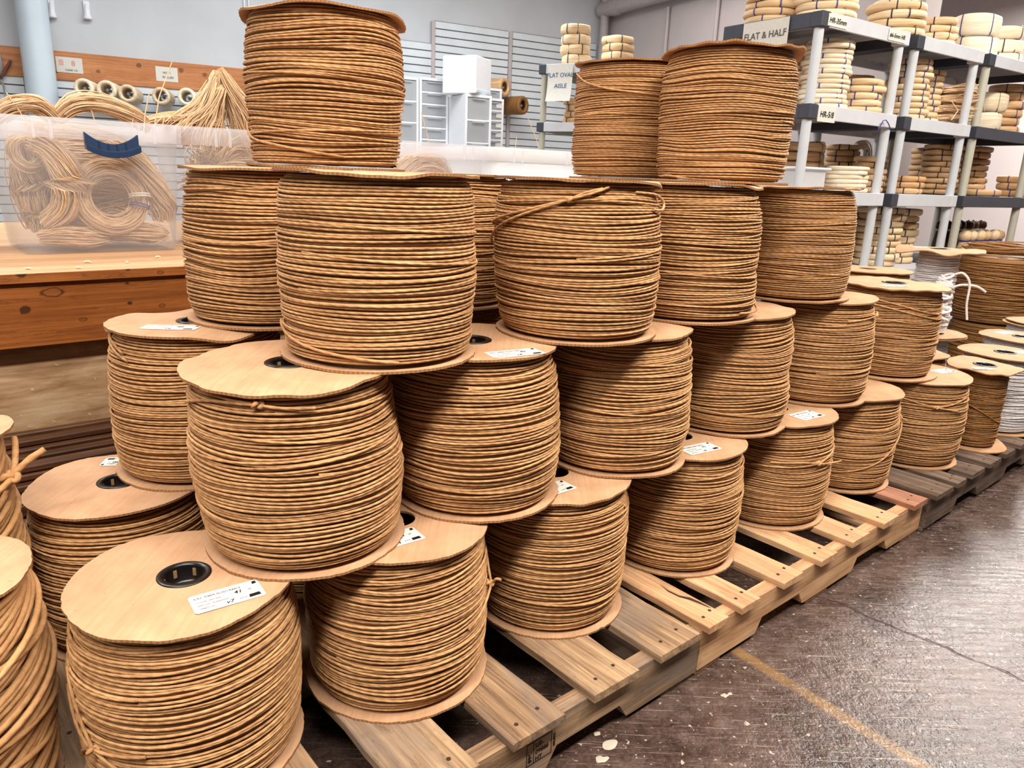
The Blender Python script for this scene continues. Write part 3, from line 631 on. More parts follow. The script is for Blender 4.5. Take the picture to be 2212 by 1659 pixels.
reel('B5', .960, 2.339, z1, 'second row reel fifth from left with a cord loop knotted at its right rim', 25, lean=-.035, bulge=.010, ends=[dict(paths=[[(-1.4, .26), (-1.0, .265), (-.70, .272, .008)], [(-.70, .272, .012), (-.55, .28, .004), (-.3, .27)]], knot=(-.72, .273))])
reel('B6', 1.366, 2.690, z1, 'second row reel at the right end with hub showing and two diagonal loose strands', 26, lean=-.02, R=.182, top_hub=True, stick=[(1.315, 2.600, .25, .10, .035, '39', 'v4')], rb=.158, bulge=.006, rc=.0020, ends=[dict(paths=[[(-2.5, .275), (-1.95, .262), (-1.3, .238), (-.85, .228)], [(-2.45, .257), (-1.95, .244), (-1.3, .222), (-.85, .210), (-.3, .205)]])])
reel('B0', -.692, 1.569, z1, 'second row back reel at far left with torn disc edge and white sticker', 27, lean=.035, top_hub=True, amp=.009, stick=[(-.700, 1.487, .05, .11, .045, '44', 'v4')], bulge=.009, ends=[dict(paths=[[(-2.1, .275), (-2.4, .288), (-2.75, .296, .003)], [(-2.75, .296, .003), (-2.82, .30, .014), (-2.86, .308, .024)], [(-2.0, .262), (-2.4, .28), (-2.75, .296, .003)]], knot=(-2.75, .296))], S=130, k=7)
for i, (dv_, lb) in enumerate(((.93, 'behind the gap between the two left front reels'), (1.36, 'behind the third front reel'), (1.79, 'behind the fourth front reel'), (2.22, 'behind the fifth front reel'))):
    reel('Bb%d' % i, *dn(dv_, 1.61), z1, 'second row back reel ' + lb, 28+i, S=60)
reel('Bf', 1.472, 3.150, z1, 'far second row reel peeking out behind the right end reel, pale disc sloping', 33, S=80, topR=.172)
reel('C1', -.249, 1.352, z2, 'large third row reel at front center left, edge of top disc bent', 41, topR=.177, bulge=.0075, amp=.004, ends=[dict(paths=[[(-2.9, .055), (-2.3, .035), (-1.7, .022), (-1.2, .012)]])], **near)
reel('C2', .135, 1.623, z2, 'third row reel with two crossing strands tied in a knot below its top disc', 42, lean=-.04, bulge=.011, amp=.0065, ends=[dict(paths=[[(-3.5, .165), (-3.116, .186, .003), (-2.5, .232, .003), (-1.734, .278, .003)], [(-3.4, .215), (-2.957, .226, .002), (-2.3, .252, .003), (-1.734, .278, .003)], [(-1.734, .278, .003), (-1.55, .292, .004), (-1.36, .300, .004)], [(-1.734, .278, .003), (-1.5, .290, .006), (-1.28, .303, .004)]], knot=(-1.734, .278)), dict(paths=[[(-.9, .295), (-.45, .29, .003), (-.30, .275, .008), (-.38, .262, .006), (-.6, .262)]])], S=150, k=8)
reel('C3', .434, 1.897, z2, 'third row reel fourth from left, directly under the right topmost reel', 43, lean=-.055, bulge=.008, rc=.0020, ends=[dict(paths=[[(-.9, .02), (-.5, .016, .004), (-.32, .02, .008), (-.2, .03)]])], S=120, k=7)
reel('C4', .834, 2.293, z2, 'third row reel at the right end, finer dark cord with left side in shadow', 44, lean=-.04, rc=.0019, bulge=.008, amp=.006)
reel('C0', -.546, 1.654, z2, 'third row back reel at far left, under the tallest reel', 45, lean=.025, bulge=.008, topR=.178, S=140, k=7)
reel('C1b', *dn(1.14, 1.605), z2, 'third row back reel seen in the gap between the two front center reels', 46, bulge=.006, S=100)
reel('C2b', *dn(1.555, 1.605), z2, 'third row back reel with only its cardboard disc showing behind the knotted reel', 47, S=70, topR=.178)
reel('C3b', *dn(1.975, 1.60), z2, 'third row back reel hidden behind the two right front reels', 48, S=60)
reel('D1', -.439, 1.766, z3, 'tallest reel at upper left standing alone on the third row, disc rim curling down', 51, lean=.010, bulge=.0055, amp=.009, rb=.163, droop=.004, ends=[dict(paths=[[(-2.9, .085), (-2.517, .055), (-2.0, .040), (-1.5, .028), (-1.1, .02)]])], S=150, k=8, fl_seed=77)
reel('D2', .326, 2.352, z3, 'top row reel left of the sign, a loose strand hanging across its left side', 52, bulge=.004, ends=[dict(paths=[[(-3.3, .295), (-2.9, .280, .003), (-2.55, .255, .004), (-2.1, .235, .002), (-1.6, .226), (-1.2, .222)]], lift=2.0)], S=120, k=7, amp=.006)
reel('D3', .527, 2.052, z3, 'top row reel in front of the flat and half sign, the rightmost one on top', 53, bulge=.0055, rb=.161, amp=.008, S=130, k=7, ends=[dict(paths=[[(-3.0, .008), (-2.7, .010, .003), (-2.3, .004), (-1.8, .002)]])])
# thick cord reels at the left edge of the frame
reel('L1', -.845, .925, z0, 'thick cord reel with pale disc at the bottom left edge of the photo', 61, H=.388, R=.152, rb=.140, bulge=.013, rc=.0054, mat='cord_rope', wob=.006, S=100, k=8, amp=.004, slope=.055, pf=1.95, gw=.3, ends=[dict(paths=[[(-.6, .20), (-.75, .12, .006), (-.8, .06, .010), (-.85, .02, .012)], [(-.5, .17), (-.68, .10, .004), (-.74, .03, .010)]])])
reel('L2', -1.010, 1.192, z0, 'taller thick cord reel at left edge with a knotted rope end sticking out', 62, H=.508, R=.134, rb=.113, bulge=.009, rc=.0054, mat='cord_rope', wob=.006, S=100, k=8, slope=.055, pf=1.95, gw=.3)
kn = (.12, .425)
b = MB(); pr = lambda z: np.full_like(z, .124)
p_ = cord_path(pr, [(.62, .475), (.38, .455, .002), (kn[0], kn[1], .006)], .5, .0054); b.tube(p_, .0055, 8); p_ = cord_path(pr, [(-.55, .41), (-.2, .412, .003), (kn[0], kn[1], .006)], .5, .0054); b.tube(p_, .0055, 8)
kp = cord_path(pr, [kn, kn], .5, .0054, 0, 2.4, 2)[0]; knot_mb(b, kp, .0056, 3)
b.tube([kp, kp+np.array([.012, .006, .014]), kp+np.array([.028, .018, .030]), kp+np.array([.045, .032, .042])], [.0055, .006, .0066, .0056], 8)
b.build('cord_end', M['cord_rope'], REELS['L2'])
# white and brown reels at the far right
GW = 'white paper cord reels at the far right'
reel('F0', 1.937, 3.470, z0, 'lower white cord reel under the tall white one with a cord bundle', 71, mat='cord_white', rb=.105, bulge=.002, rc=.0024, S=60, wob=.002, group=GW)
reel('W1', 1.937, 3.470, z1, 'tall slim white cord reel with an oversized tattered cardboard disc on top', 72, H=.39, mat='cord_white', rb=.084, bulge=.001, rc=.0024, S=70, R=.172, topR=.182, amp=.013, wob=.002, top_hub=True, stick=[(1.87, 3.52, .3, .09, .05, '36', 'v2')], group=GW, strays=2)
reel('F1', 2.075, 3.085, z0, 'white cord reel with hub and sticker beside the narrow dark brown reel', 73, mat='cord_white', rb=.150, bulge=.003, rc=.0024, S=80, amp=.005, topR=.176, R=.168, top_hub=True, stick=[(2.175, 3.10, .2, .10, .05, '40', 'v2')], wob=.003, group=GW)
reel('F2', 2.387, 3.453, z0, 'white cord reel second of the white row, hub half cut by the frame', 74, mat='cord_white', rb=.150, bulge=.003, rc=.0024, S=70, top_hub=True, stick=[(2.36, 3.54, .4, .09, .05, '41', 'v2')], wob=.003, group=GW)
reel('F3', 2.74, 3.84, z0, 'white cord reel with two stacked discs, farthest of the white row', 75, mat='cord_white', rb=.150, bulge=.003, rc=.0024, S=60, wob=.003, group=GW)
rg = random.Random(5); o = flange_mb(rg, .165, amp=.004).build('cardboard_disc', [M['card'], M['edge']], None, (2.745, 3.84, z1+.006)); tag(o, 'loose round cardboard disc lying on the farthest white reel', 'disc')
# bundle of white cord hung from the white reel
t = thing('white_cord_bundle', 'tied bundle of glossy white cord with two loose tails against the white reel', 'cord bundle', (1.905, 3.325, .50))
b = MB(); rg = random.Random(12)
for i in range(22):
    zc = .05 + .20*i/22; R = .042 + rg.uniform(-.010, .008) - .014*abs(math.sin(i*.55)); th = np.linspace(0, 2*np.pi, 25)[:-1]; ph = rg.uniform(0, 6)
    b.tube(np.stack([R*np.cos(th)+rg.uniform(-.004, .004), R*.62*np.sin(th), zc+.013*np.sin(th+ph)], -1), .0062, 6, True)
b.build('cord_loops', M['cord_white'], t)
def curve_pts(pts, n=8):
    a = np.array(pts, float); s = np.linspace(0, len(a)-1, n*(len(a)-1)+1); i = np.clip(np.floor(s).astype(int), 0, len(a)-2); f = (s-i)[:, None]
    p0, p1, p2, p3 = a[np.clip(i-1, 0, None)], a[i], a[i+1], a[np.clip(i+2, None, len(a)-1)]
    return .5*((2*p1) + (-p0+p2)*f + (2*p0-5*p1+4*p2-p3)*f**2 + (-p0+3*p1-3*p2+p3)*f**3)
MB().tube(curve_pts([(.03, -.01, .255), (.055, -.03, .262), (.085, -.04, .22), (.09, -.04, .13), (.105, -.04, .06)]), .0048, 8).tube(curve_pts([(.03, -.02, .20), (.06, -.03, .212), (.12, -.035, .208), (.165, -.035, .185)]), .0048, 8).build('cord_tail', M['cord_white'], t)
# big shrink wrapped spools of brown twine behind
GB = 'big spools of brown twine at the far right'
def spool(label, x, y, z, H, R, seed):
    t = thing('twine_spool', label, 'spool', (x, y, z), 0, GB)
    b, pf = cord_mb(seed, H, R, .012, .0035, 60, 5, .011, 0, 16, slope=.008); b.build('twine_winding', M['cord_dark'], t)
    b = MB(); b.lathe([(.03, H-.004), (R*.97, H-.004), (R*.985, H-.02)], 48); b.build('top_disc', M['cord_dark'], t)
    return t
spool('lower big twine spool in deep shade behind the white cord bundle', 2.94, 4.58, 0, .345, .205, 81)
spool('upper big brown twine spool at the right edge above the shaded one', 2.94, 4.58, .348, .385, .222, 82)
b = MB(); rg = random.Random(8)
for i in range(60):
    th = np.linspace(0, 2*np.pi, 37)[:-1]; R = .155+rg.gauss(0, .022); a = rg.uniform(0, 6)
    b.tube(np.stack([R*1.12*np.cos(th), R*.95*np.sin(th), .028+abs(rg.gauss(0, .02))+.006*np.sin(2*th+a)], -1), .0032, 4, True)
o = b.build('twine_coil', M['cord_dark'], None, (2.94, 4.59, .736)); tag(o, 'loose flat coil of brown twine lying on the upper twine spool', 'twine coil')
b = MB(); b.box((0, 0, .24), (.3, .3, .48), .6, 0, .01); b.box((0, 0, .495), (.33, .33, .03), .6, 0, .008)
o = b.build('red_bin', M['redbin'], None, (3.60, 5.00, 0)); tag(o, 'dark red bin just inside the right edge, behind the twine spools', 'bin')

# ------------------------------------------------------------------ work table, rods
TZ = .80; TX0, TX1, TY0, TY1 = -2.3, 3.25, 2.42, 4.40
tx, ty = dn(TX0, TY0); tab = thing('work_table', 'long plywood work table with stained pine apron and a dusty plywood front panel', 'table', (tx, ty, 0), TH)
LX, LY = TX1-TX0, TY1-TY0
MB().box((LX/2, LY/2, TZ-.0125), (LX, LY, .025), 0, 0, .002).build('tabletop', M['ply'], tab)
MB().box((0, 0, 0), (LX, .006, .026), 0, 0, .001).build('tabletop_edge', M['apron'], tab, (LX/2, -.003, TZ-.0135))
for nm, c, s in (('apron', (LX/2, .019+.01, TZ-.117), (LX-.02, .038, .184)), ('apron', (LX/2, LY-.029, TZ-.117), (LX-.02, .038, .184))):
    MB().box((0, 0, 0), s, 0, 0, .003).build(nm, M['apron'], tab, c)
for x in (.25, LX-.25):
    for y in (.10, LY-.10): MB().box((0, 0, 0), (.09, .09, TZ-.026), 0, 0, .004).build('leg', M['apron'], tab, (x, y, (TZ-.026)/2))
MB().box((0, 0, 0), (LX-.12, .018, .585), 0, 0, .002).build('front_panel', M['lowply'], tab, (LX/2, .085, .2935))
for i, (dv, nv, zz, rot, s) in enumerate(((.50, 2.60, TZ, .3, .010), (.72, 2.66, TZ, 1.2, .009), (.60, 2.55, TZ, 2, .008), (.33, 2.50, TZ, .1, .009), (.45, 2.47, TZ, .8, .007), (.80, 2.50, TZ, 2.4, .010))):
    x, y = dn(dv, nv); pts = [(-s, 0, .003), (-s*.3, s*.25, .003+s*.15), (s*.4, s*.1, .003+s*.2), (s, -s*.3, .003)]
    o = MB().tube(pts, [.0018+s*.06, .003+s*.06, .003+s*.06, .0018], 5).build('reed_scrap', M['chip'], None, (x, y, zz), rot); tag(o, 'tiny pale reed scrap lying on the work table', 'scrap', 'reed scraps on the table')
rg = random.Random(3)
k = 0
def strip(nv, z, d0, L, w, h, yaw):
    x, y = dn(d0+L/2, nv); b = MB(); b.box((0, 0, 0), (L, w, h), 0, 0, min(w, h)*.2); o = b.build('brown_strip', M['rod'], None, (x, y, z), TH + yaw)
    tag(o, 'long dark brown wooden strip in the pile between pallet and work table', 'wood strip', 'dark brown strips piled along the table')
for lay in range(7):
    for j in range(4): strip(2.06 + j*.088 + rg.uniform(-.003, .003), .022 + lay*.042, rg.uniform(-1.5, -1.3), rg.uniform(2.2, 2.7), .078, .040, rg.uniform(-.001, .001))
for lay in range(4):
    for j in range(5): strip(2.055 + j*.066 + rg.uniform(-.004, .004) + lay*.008, .305 + lay*.020, rg.uniform(-1.5, -.9), rg.uniform(1.25, 2.6), rg.uniform(.026, .040), .018, rg.uniform(-.010, .010))

# ------------------------------------------------------------------ raffia and plastic totes on the table
def bundle(b, spine, wid, n, r, rg, flat=.6, loose=.25, pts=18):
    S = np.array(spine, float); m = len(S); s = np.linspace(0, m-1, pts); i = np.clip(np.floor(s).astype(int), 0, m-2); f = (s-i)[:, None]
    g = lambda q: S[np.clip(q, 0, m-1)]
    C = .5*((2*g(i)) + (g(i+1)-g(i-1))*f + (2*g(i-1)-5*g(i)+4*g(i+1)-g(i+2))*f**2 + (-g(i-1)+3*g(i)-3*g(i+1)+g(i+2))*f**3)
    wd = np.interp(s, np.arange(m), wid); T = np.gradient(C, axis=0); T /= np.linalg.norm(T, axis=1, keepdims=True); A = np.cross(T, [0, 0, 1.0]); ln = np.linalg.norm(A, axis=1, keepdims=True); A = np.where(ln < .1, np.array([[1.0, 0, 0]]), A/np.maximum(ln, 1e-6)); B = np.cross(A, T)
    for _ in range(n):
        a = rg.uniform(0, 6.28); q = math.sqrt(rg.random()); ph, ph2, am = rg.uniform(0, 6), rg.uniform(0, 6), loose*rg.random()
        tt = np.linspace(0, 1, pts); u = wd*(q*math.cos(a) + am*np.sin(tt*5+ph)); v = wd*flat*(q*math.sin(a) + am*np.sin(tt*4+ph2))
        P = C + A*u[:, None] + B*v[:, None]; e0 = rg.randint(0, 2); e1 = pts - rg.randint(0, 2)
        b.tube(P[e0:e1], r*rg.uniform(.6, 1.3), 4, False, False, 0, rg.uniform(0, 5))
def ringhank(b, c, axis, R, w, n, r, rg, oval=1.0):
    ax = Vector(axis).normalized(); q = ax.to_track_quat('Z', 'Y').to_matrix(); Q = np.array(q)
    for _ in range(n):
        th = np.linspace(0, 2*np.pi, 34)[:-1]; rr = R + rg.gauss(0, w*.45) + rg.uniform(0, w*.4)*np.sin(th*rg.choice([1, 2])+rg.uniform(0, 6)); zz = rg.gauss(0, w*.45) + w*.3*np.sin(th+rg.uniform(0, 6))
        b.tube((np.stack([rr*np.cos(th), oval*rr*np.sin(th), zz*np.ones_like(th)], -1) @ Q.T) + np.array(c), r*rg.uniform(.6, 1.2), 4, True, True, 0, rg.uniform(0, 5))
def raffia(label, builder, loc, seed, rz=TH, ties=()):
    t = thing('raffia_hank', label, 'raffia', loc, rz, 'raffia hanks in the totes'); b = MB(); builder(b, random.Random(seed)); b.build('strands', M['raffia'], t)
    for c, R, ax, mt in ties:
        q = np.array(Vector(ax).normalized().to_track_quat('Z', 'Y').to_matrix()); th = np.linspace(0, 2*np.pi, 17)[:-1]
        bb = MB()
        for e in (-.004, .004): bb.tube((np.stack([R*np.cos(th), R*np.sin(th), np.full_like(th, e)], -1) @ q.T)+np.array(c), .0028, 5, True)
        bb.build('tie', M[mt], t)
    return t
BH = .432; BN = 2.845
def tote(label, d0, w, dep, mat, handle=True, n0=BN, h=BH):
    x, y = dn(d0, n0); t = thing('plastic_tote', label, 'plastic tote', (x, y, TZ), TH, 'plastic totes on the work table')
    ins = .034; b = MB()
    def loop(z, e, r=.035):
        x0, x1, y0, y1 = e, w-e, e, dep-e; P = []
        for cx_, cy_, a0 in ((x1-r, y0+r, -90), (x1-r, y1-r, 0), (x0+r, y1-r, 90), (x0+r, y0+r, 180)):
            for a in np.radians(np.linspace(a0, a0+90, 6)): P.append((cx_+r*math.cos(a), cy_+r*math.sin(a), z))
        return P
    wall = [loop(.004, ins+.02), loop(.001, ins+.004), loop(.014, ins), loop(h*.5, ins*.5), loop(h-.062, .010)]
    b.grid(np.array(wall)[::-1], False, True)
    f = np.array(loop(.004, ins+.02)); n = len(f); b.add(np.concatenate([f, f.mean(0)[None]]), [[(i+1) % n, i, n, n] for i in range(n)])
    body = b.build('tote_body', M[mat], t); so = body.modifiers.new('wall', 'SOLIDIFY'); so.thickness = .0022; so.offset = -1
    b = MB(); b.grid(np.array([loop(h-.062, .008), loop(h-.060, -.004), loop(h-.012, -.008), loop(h, -.006), loop(h, .004), loop(h-.062, .008)])[::-1], False, True)
    for fx in (.17, .26, .74, .83):
        b.box((w*fx, -.009, h-.038), (.010, .006, .058), 0, 0, .001)
    b.build('tote_rim', M['binrim' if mat == 'bin' else 'binwhite'], t)
    if handle:
        hw = .080; m = 17; xs = np.linspace(-hw, hw, m); u = xs/hw; b = MB()
        zt = -.034*(1-u**2); R = np.stack([np.stack([xs, np.full(m, -.004), zt], -1), np.stack([xs, np.full(m, -.022), zt], -1), np.stack([xs, np.full(m, -.024), zt-.040+.012*(1-u**2)], -1), np.stack([xs, np.full(m, -.004), zt-.040+.012*(1-u**2)], -1)], 1)
        b.grid(R, False, True, None, 0, False); b.add(R[0], [[3, 2, 1, 0]], None, 0, False); b.add(R[-1], [[0, 1, 2, 3]], None, 0, False)
        for q in (-.040, -.013, .013, .040): b.box((q, -.0245, -.034*(1-(q/hw)**2)-.012), (.003, .003, .020))
        hd = b.build('handle', M['blue'], t, (w*.575, -.006, h-.040))
        zb = zt-.032+.012*(1-u**2); b = MB(); R = np.stack([np.stack([xs*1.02, np.full(m, -.016), zb], -1), np.stack([xs*1.02, np.full(m, -.042), zb-.006], -1), np.stack([xs*1.02, np.full(m, -.042), zb-.024], -1), np.stack([xs*1.02, np.full(m, -.016), zb-.018], -1)], 1)
        b.grid(R, False, True, None, 0, False); b.add(R[0], [[3, 2, 1, 0]], None, 0, False); b.add(R[-1], [[0, 1, 2, 3]], None, 0, False); b.build('handle_grip', M['blue'], hd)
    return t
tote('clear plastic tote with a navy blue handle, full of raffia, nearest on the table', .345, .540, .46, 'bin')
tote('clear tote behind the tallest reel, heaped high with raffia', .905, .56, .46, 'bin', False)
tote('clear tote right of the tallest reel with one raffia hank inside', 1.70, .555, .46, 'bin', False)
tote('milky white tote farthest right on the table, left of the top reels', 2.30, .62, .46, 'binwhite', False)
tote('milky white tote just cut off by the left edge of the photo', -.287, .59, .46, 'binwhite', False)
def rl(d_, n_, z_): return dn(d_, n_) + (z_,)
R_ = .0017
O = rl(.345, BN, TZ)       # everything inside the first tote in its local frame
raffia('drooping raffia hank at the left inside the blue-handled tote', lambda b, g: (bundle(b, [(.10, .10, .36), (.15, .08, .33), (.19, .07, .24), (.17, .08, .15), (.11, .10, .09)], [.05, .065, .075, .07, .05], 190, R_, g, .6, .3), ringhank(b, (.085, .13, .32), (.5, -1, .1), .045, .02, 40, R_, g)), O, 1)
raffia('ring shaped raffia hank tied in white at the middle of the blue-handled tote', lambda b, g: ringhank(b, (.315, .085, .185), (.05, -1, .18), .095, .028, 130, R_, g, 1.0), O, 2, ties=[((.405, .075, .19), .034, (0, .2, 1), 'tiewhite'), ((.40, .07, .155), .03, (.3, .2, 1), 'tie')])
raffia('slanting raffia hank at the right inside the blue-handled tote', lambda b, g: bundle(b, [(.34, .14, .36), (.40, .10, .32), (.45, .09, .25), (.485, .10, .17), (.49, .12, .10)], [.035, .055, .06, .05, .035], 150, R_, g, .6, .3), O, 3)
raffia('flat raffia hank lying at bottom left of the blue-handled tote', lambda b, g: bundle(b, [(.09, .12, .05), (.15, .10, .055), (.22, .10, .05), (.29, .12, .045)], [.03, .05, .055, .03], 140, R_, g, .7, .3), O, 4)
raffia('flat raffia hank lying at bottom right of the blue-handled tote', lambda b, g: bundle(b, [(.30, .15, .05), (.37, .12, .06), (.44, .12, .055), (.49, .15, .05)], [.03, .05, .055, .03], 130, R_, g, .7, .3), O, 5)
raffia('tangle of raffia filling the back of the blue-handled tote', lambda b, g: [bundle(b, [(g.uniform(.09, .14), g.uniform(.20, .37), z_+g.uniform(-.03, .03)), (g.uniform(.2, .35), g.uniform(.22, .38), z_+g.uniform(-.03, .03)), (g.uniform(.40, .45), g.uniform(.20, .37), z_+g.uniform(-.03, .03))], [.05, .06, .05], 50, R_, g, .7, .5) for z_ in np.linspace(.075, .38, 30)], O, 6)
raffia('upright raffia hank against the left wall of the blue-handled tote', lambda b, g: (bundle(b, [(.112, .20, .06), (.108, .19, .17), (.10, .20, .28), (.10, .22, .37)], [.03, .05, .05, .03], 150, R_, g, .9, .4), bundle(b, [(.12, .33, .06), (.115, .33, .17), (.11, .33, .28), (.11, .33, .37)], [.035, .05, .05, .035], 150, R_, g, .9, .4)), O, 21)
raffia('left mound of raffia rising over the rim of the blue-handled tote', lambda b, g: bundle(b, [(.02, .16, .42), (.07, .14, .465), (.13, .14, .475), (.19, .16, .425)], [.03, .05, .05, .03], 150, R_, g, .55, .3), O, 7)
raffia('right mound of raffia rising over the rim behind the blue handle', lambda b, g: bundle(b, [(.19, .16, .43), (.25, .14, .485), (.33, .13, .49), (.42, .14, .46), (.48, .16, .42)], [.035, .055, .055, .05, .03], 200, R_, g, .55, .3), O, 8)
def strays(o, items, where):
    for i, (x, dx, h) in enumerate(items):
        s = MB().tube([(x, .1, .38), (x+dx*.4, .1, .38+h*.55), (x+dx, .1, .38+h)], R_*1.2, 4).build('raffia_strand', M['raffia'], None, o, TH); tag(s, 'single stray raffia strand poking up from ' + where, 'strand', 'stray strands over ' + where)
strays(O, ((.44, .035, .16), (.40, .02, .09), (.47, .09, .27), (.45, .06, .08), (.50, .02, .09), (.10, -.05, .12), (.30, -.03, .14), (.53, .05, .08)), 'the blue-handled tote')
O2 = rl(.905, BN, TZ)
raffia('tall sheaf of raffia standing up from the second tote beside the tallest reel', lambda b, g: (bundle(b, [(.00, .17, .40), (.06, .16, .46), (.12, .15, .52), (.165, .14, .63)], [.11, .09, .07, .014], 220, R_, g, .5, .35), bundle(b, [(.13, .16, .36), (.14, .15, .46), (.16, .14, .54), (.17, .14, .64)], [.10, .09, .06, .014], 200, R_, g, .5, .35), bundle(b, [(.32, .16, .34), (.27, .15, .46), (.22, .14, .56), (.18, .14, .65)], [.10, .09, .05, .014], 190, R_, g, .6, .3)), O2, 10)
raffia('loose raffia filling the second tote beside the tallest reel', lambda b, g: [bundle(b, [(g.uniform(.07, .2), g.uniform(.12, .38), g.uniform(.05, .36)), (g.uniform(.2, .35), g.uniform(.10, .38), g.uniform(.06, .40)), (g.uniform(.35, .47), g.uniform(.12, .38), g.uniform(.05, .36))], [.05, .075, .05], 55, R_, g, .8, .5) for _ in range(20)], O2, 11)
raffia('spread of raffia between the handle mound and the tall sheaf', lambda b, g: bundle(b, [(-.13, .15, .43), (-.05, .15, .455), (.05, .15, .46), (.16, .15, .46)], [.02, .035, .05, .05], 110, R_, g, .5, .4), O2, 12)
O3 = rl(1.70, BN, TZ)
raffia('round raffia hank seen through the clear tote right of the tallest reel', lambda b, g: (bundle(b, [(.10, .14, .20), (.20, .12, .33), (.33, .12, .33), (.42, .14, .22)], [.05, .08, .08, .05], 190, R_, g, .6, .35), bundle(b, [(.10, .16, .10), (.22, .13, .17), (.36, .13, .16), (.46, .16, .24)], [.05, .09, .08, .03], 170, R_, g, .6, .4)), O3, 13)
strays(O3, ((.14, -.06, .20), (.30, -.05, .18), (.12, -.03, .11), (.98, -.10, .20), (.80, .01, .11), (.45, .06, .05)), 'the right totes')

# ------------------------------------------------------------------ shelving units
SA = math.radians(35); SE = np.array([math.cos(SA), math.sin(SA)]); SB = np.array([-SE[1], SE[0]])
def sp(e, c, z=0.0): v = e*SE + c*SB; return (float(v[0]), float(v[1]), z)
LV = [.16, .60, 1.045, 1.47, 1.895]
def shelf_unit(label, e0, e1, c0, dep=.61, levels=LV, dark=(), side='shelfdark', post='post', rim='shelf', org=None, ang=None):
    t = thing('shelving_unit', label, 'shelf unit', org or sp(e0, c0), ang or SA, 'plastic shelving units'); w = e1-e0
    for i, z in enumerate(levels):
        b = MB(); hh = .035
        b.box((w/2, dep/2, hh-.006), (w-.012, dep-.012, .012))
        b.box((w/2, .006, 0), (w-.13, .012, 2*hh), 0, 0, .002); b.box((w/2, dep-.006, 0), (w-.13, .012, 2*hh), 0, 0, .002)
        for k in range(7): b.box((w*(k+1)/8, dep/2, hh-.022), (.006, dep-.03, .022))
        b.build('shelf_tray', M['shelfdark' if i in dark else rim], t, (0, 0, z))
        for x in (.006, w-.006): MB().box((0, 0, 0), (.012, dep-.13, .07), 0, 0, .002).build('side_rail', M[side], t, (x, dep/2, z))
        for x in (.033, w-.033):
            for y in (.033, dep-.033): MB().box((0, 0, 0), (.068, .068, .072), 0, 0, .004).build('corner_joint', M['shelfdark' if (x < .1 or i in dark) else rim], t, (x, y, z))
    for x in (.036, w-.036):
        for y in (.036, dep-.036):
            pz = [0] + list(levels)
            for a, b_ in zip(pz[:-1], pz[1:]):
                if b_-a < .09: continue
                lo = a + (.036 if a > 0 else 0); MB().lathe([(.025, lo), (.025, b_-.036)], 16).build('post', M[post], t, (x, y, 0))
    return t
U1 = shelf_unit('first grey shelving unit with the flat and half sign, nearest the reels', 3.46, 4.262, 2.43)
U2 = shelf_unit('second grey shelving unit in the row, loaded with banded reed coils', 4.352, 5.115, 2.43)
U3 = shelf_unit('third shelving unit at the right edge with two dark grey shelves', 5.20, 6.10, 2.43, dark=(1, 2, 3), post='postold')
U4 = shelf_unit('far shelving unit by the back wall carrying the flat oval aisle sign', 0, .95, 0, dep=.46, post='postold', rim='postold', side='shelf', levels=[.16, .60, 1.045, 1.49, 1.925], org=(.52, 6.17, 0), ang=math.radians(60))
E4 = np.array([math.cos(math.radians(60)), math.sin(math.radians(60))]); B4_ = np.array([-E4[1], E4[0]])
def u4(x, y): v = np.array([.52, 6.17]) + x*E4 + y*B4_; return float(v@SE), float(v@SB)
def flat_text(name, items, mat, m, parent, bend=0.0, hh=1.0):
    """lettering on a vertical or tilted sheet: m is the matrix of the sheet"""
    b = MB()
    for body, size, x, y, sh, al in items: V, F = text_mb(body, size, (x, y, 0), sh, al, bold=size*.012); V[:, 2] += bend*np.clip((hh/2-V[:, 1])/hh, 0, 1)**3; b.add(V, F, None, 0, False)
    b.xform(m); return b.build(name, mat, parent)
def sheet(w, h, bend=0.0, n=8):
    b = MB(); ys = np.linspace(h/2, -h/2, n); s = (h/2-ys)/h
    G = np.stack([np.stack([np.full(n, x), ys, bend*s**3], -1) for x in (-w/2, w/2)], 0); b.grid(G[::-1] if False else G, False, False, None, 0); 
    G2 = G.copy(); G2[..., 2] -= .0012; b.grid(G2[::-1], False, False, None, 0); return b
def face_side(e, c, z): return frame(tuple(-SB)+(0,), (0, 0, 1), tuple(-SE)+(0,), sp(e, c, z))
def face_front(e, c, z): return frame(tuple(SE)+(0,), (0, 0, 1), tuple(-SB)+(0,), sp(e, c, z))
def sign(label, m, w, h, texts, mat='ink', bend=0.0, paper='paper', cat='sign', name='paper_sign'):
    o = sheet(w, h, bend).build(name, M[paper]); o.matrix_world = m; tag(o, label, cat)
    flat_text('lettering', texts, M[mat], frame((1, 0, 0), (0, 1, 0), (0, 0, 1), (0, 0, .002)), o, bend, h); return o
sign('white FLAT & HALF sign on the dark end rail of the first shelving unit', face_side(3.452, 2.755, 1.818), .285, .215, [('FLAT & HALF', .046, 0, .022, 0, 'CENTER')], 'inkgrey')
sign('white FLAT OVAL AISLE sign hanging on the far shelving unit', frame(tuple(-B4_)+(0,), (0, 0, 1), tuple(-E4)+(0,), (.52-.012*.5+.26*B4_[0], 6.17-.012*.866+.26*B4_[1], 1.815)), .216, .27, [('FLAT OVAL', .046, 0, .045, 0, 'CENTER'), ('AISLE', .046, .01, -.035, 0, 'CENTER')], 'inkblue', .03)
sign('handwritten HR-35mm label on the top shelf edge of the first unit', face_front(3.585, 2.427, 1.895), .16, .055, [('HR-35mm', .034, 0, -.012, .2, 'CENTER')], 'ink', 0, 'paper', 'label', 'shelf_label')
sign('handwritten #6-5mm HR label near the right end of the top shelf edge', face_front(4.13, 2.427, 1.895), .17, .055, [('#6-5mm HR', .030, 0, -.011, .2, 'CENTER')], 'ink', 0, 'paper', 'label', 'shelf_label')
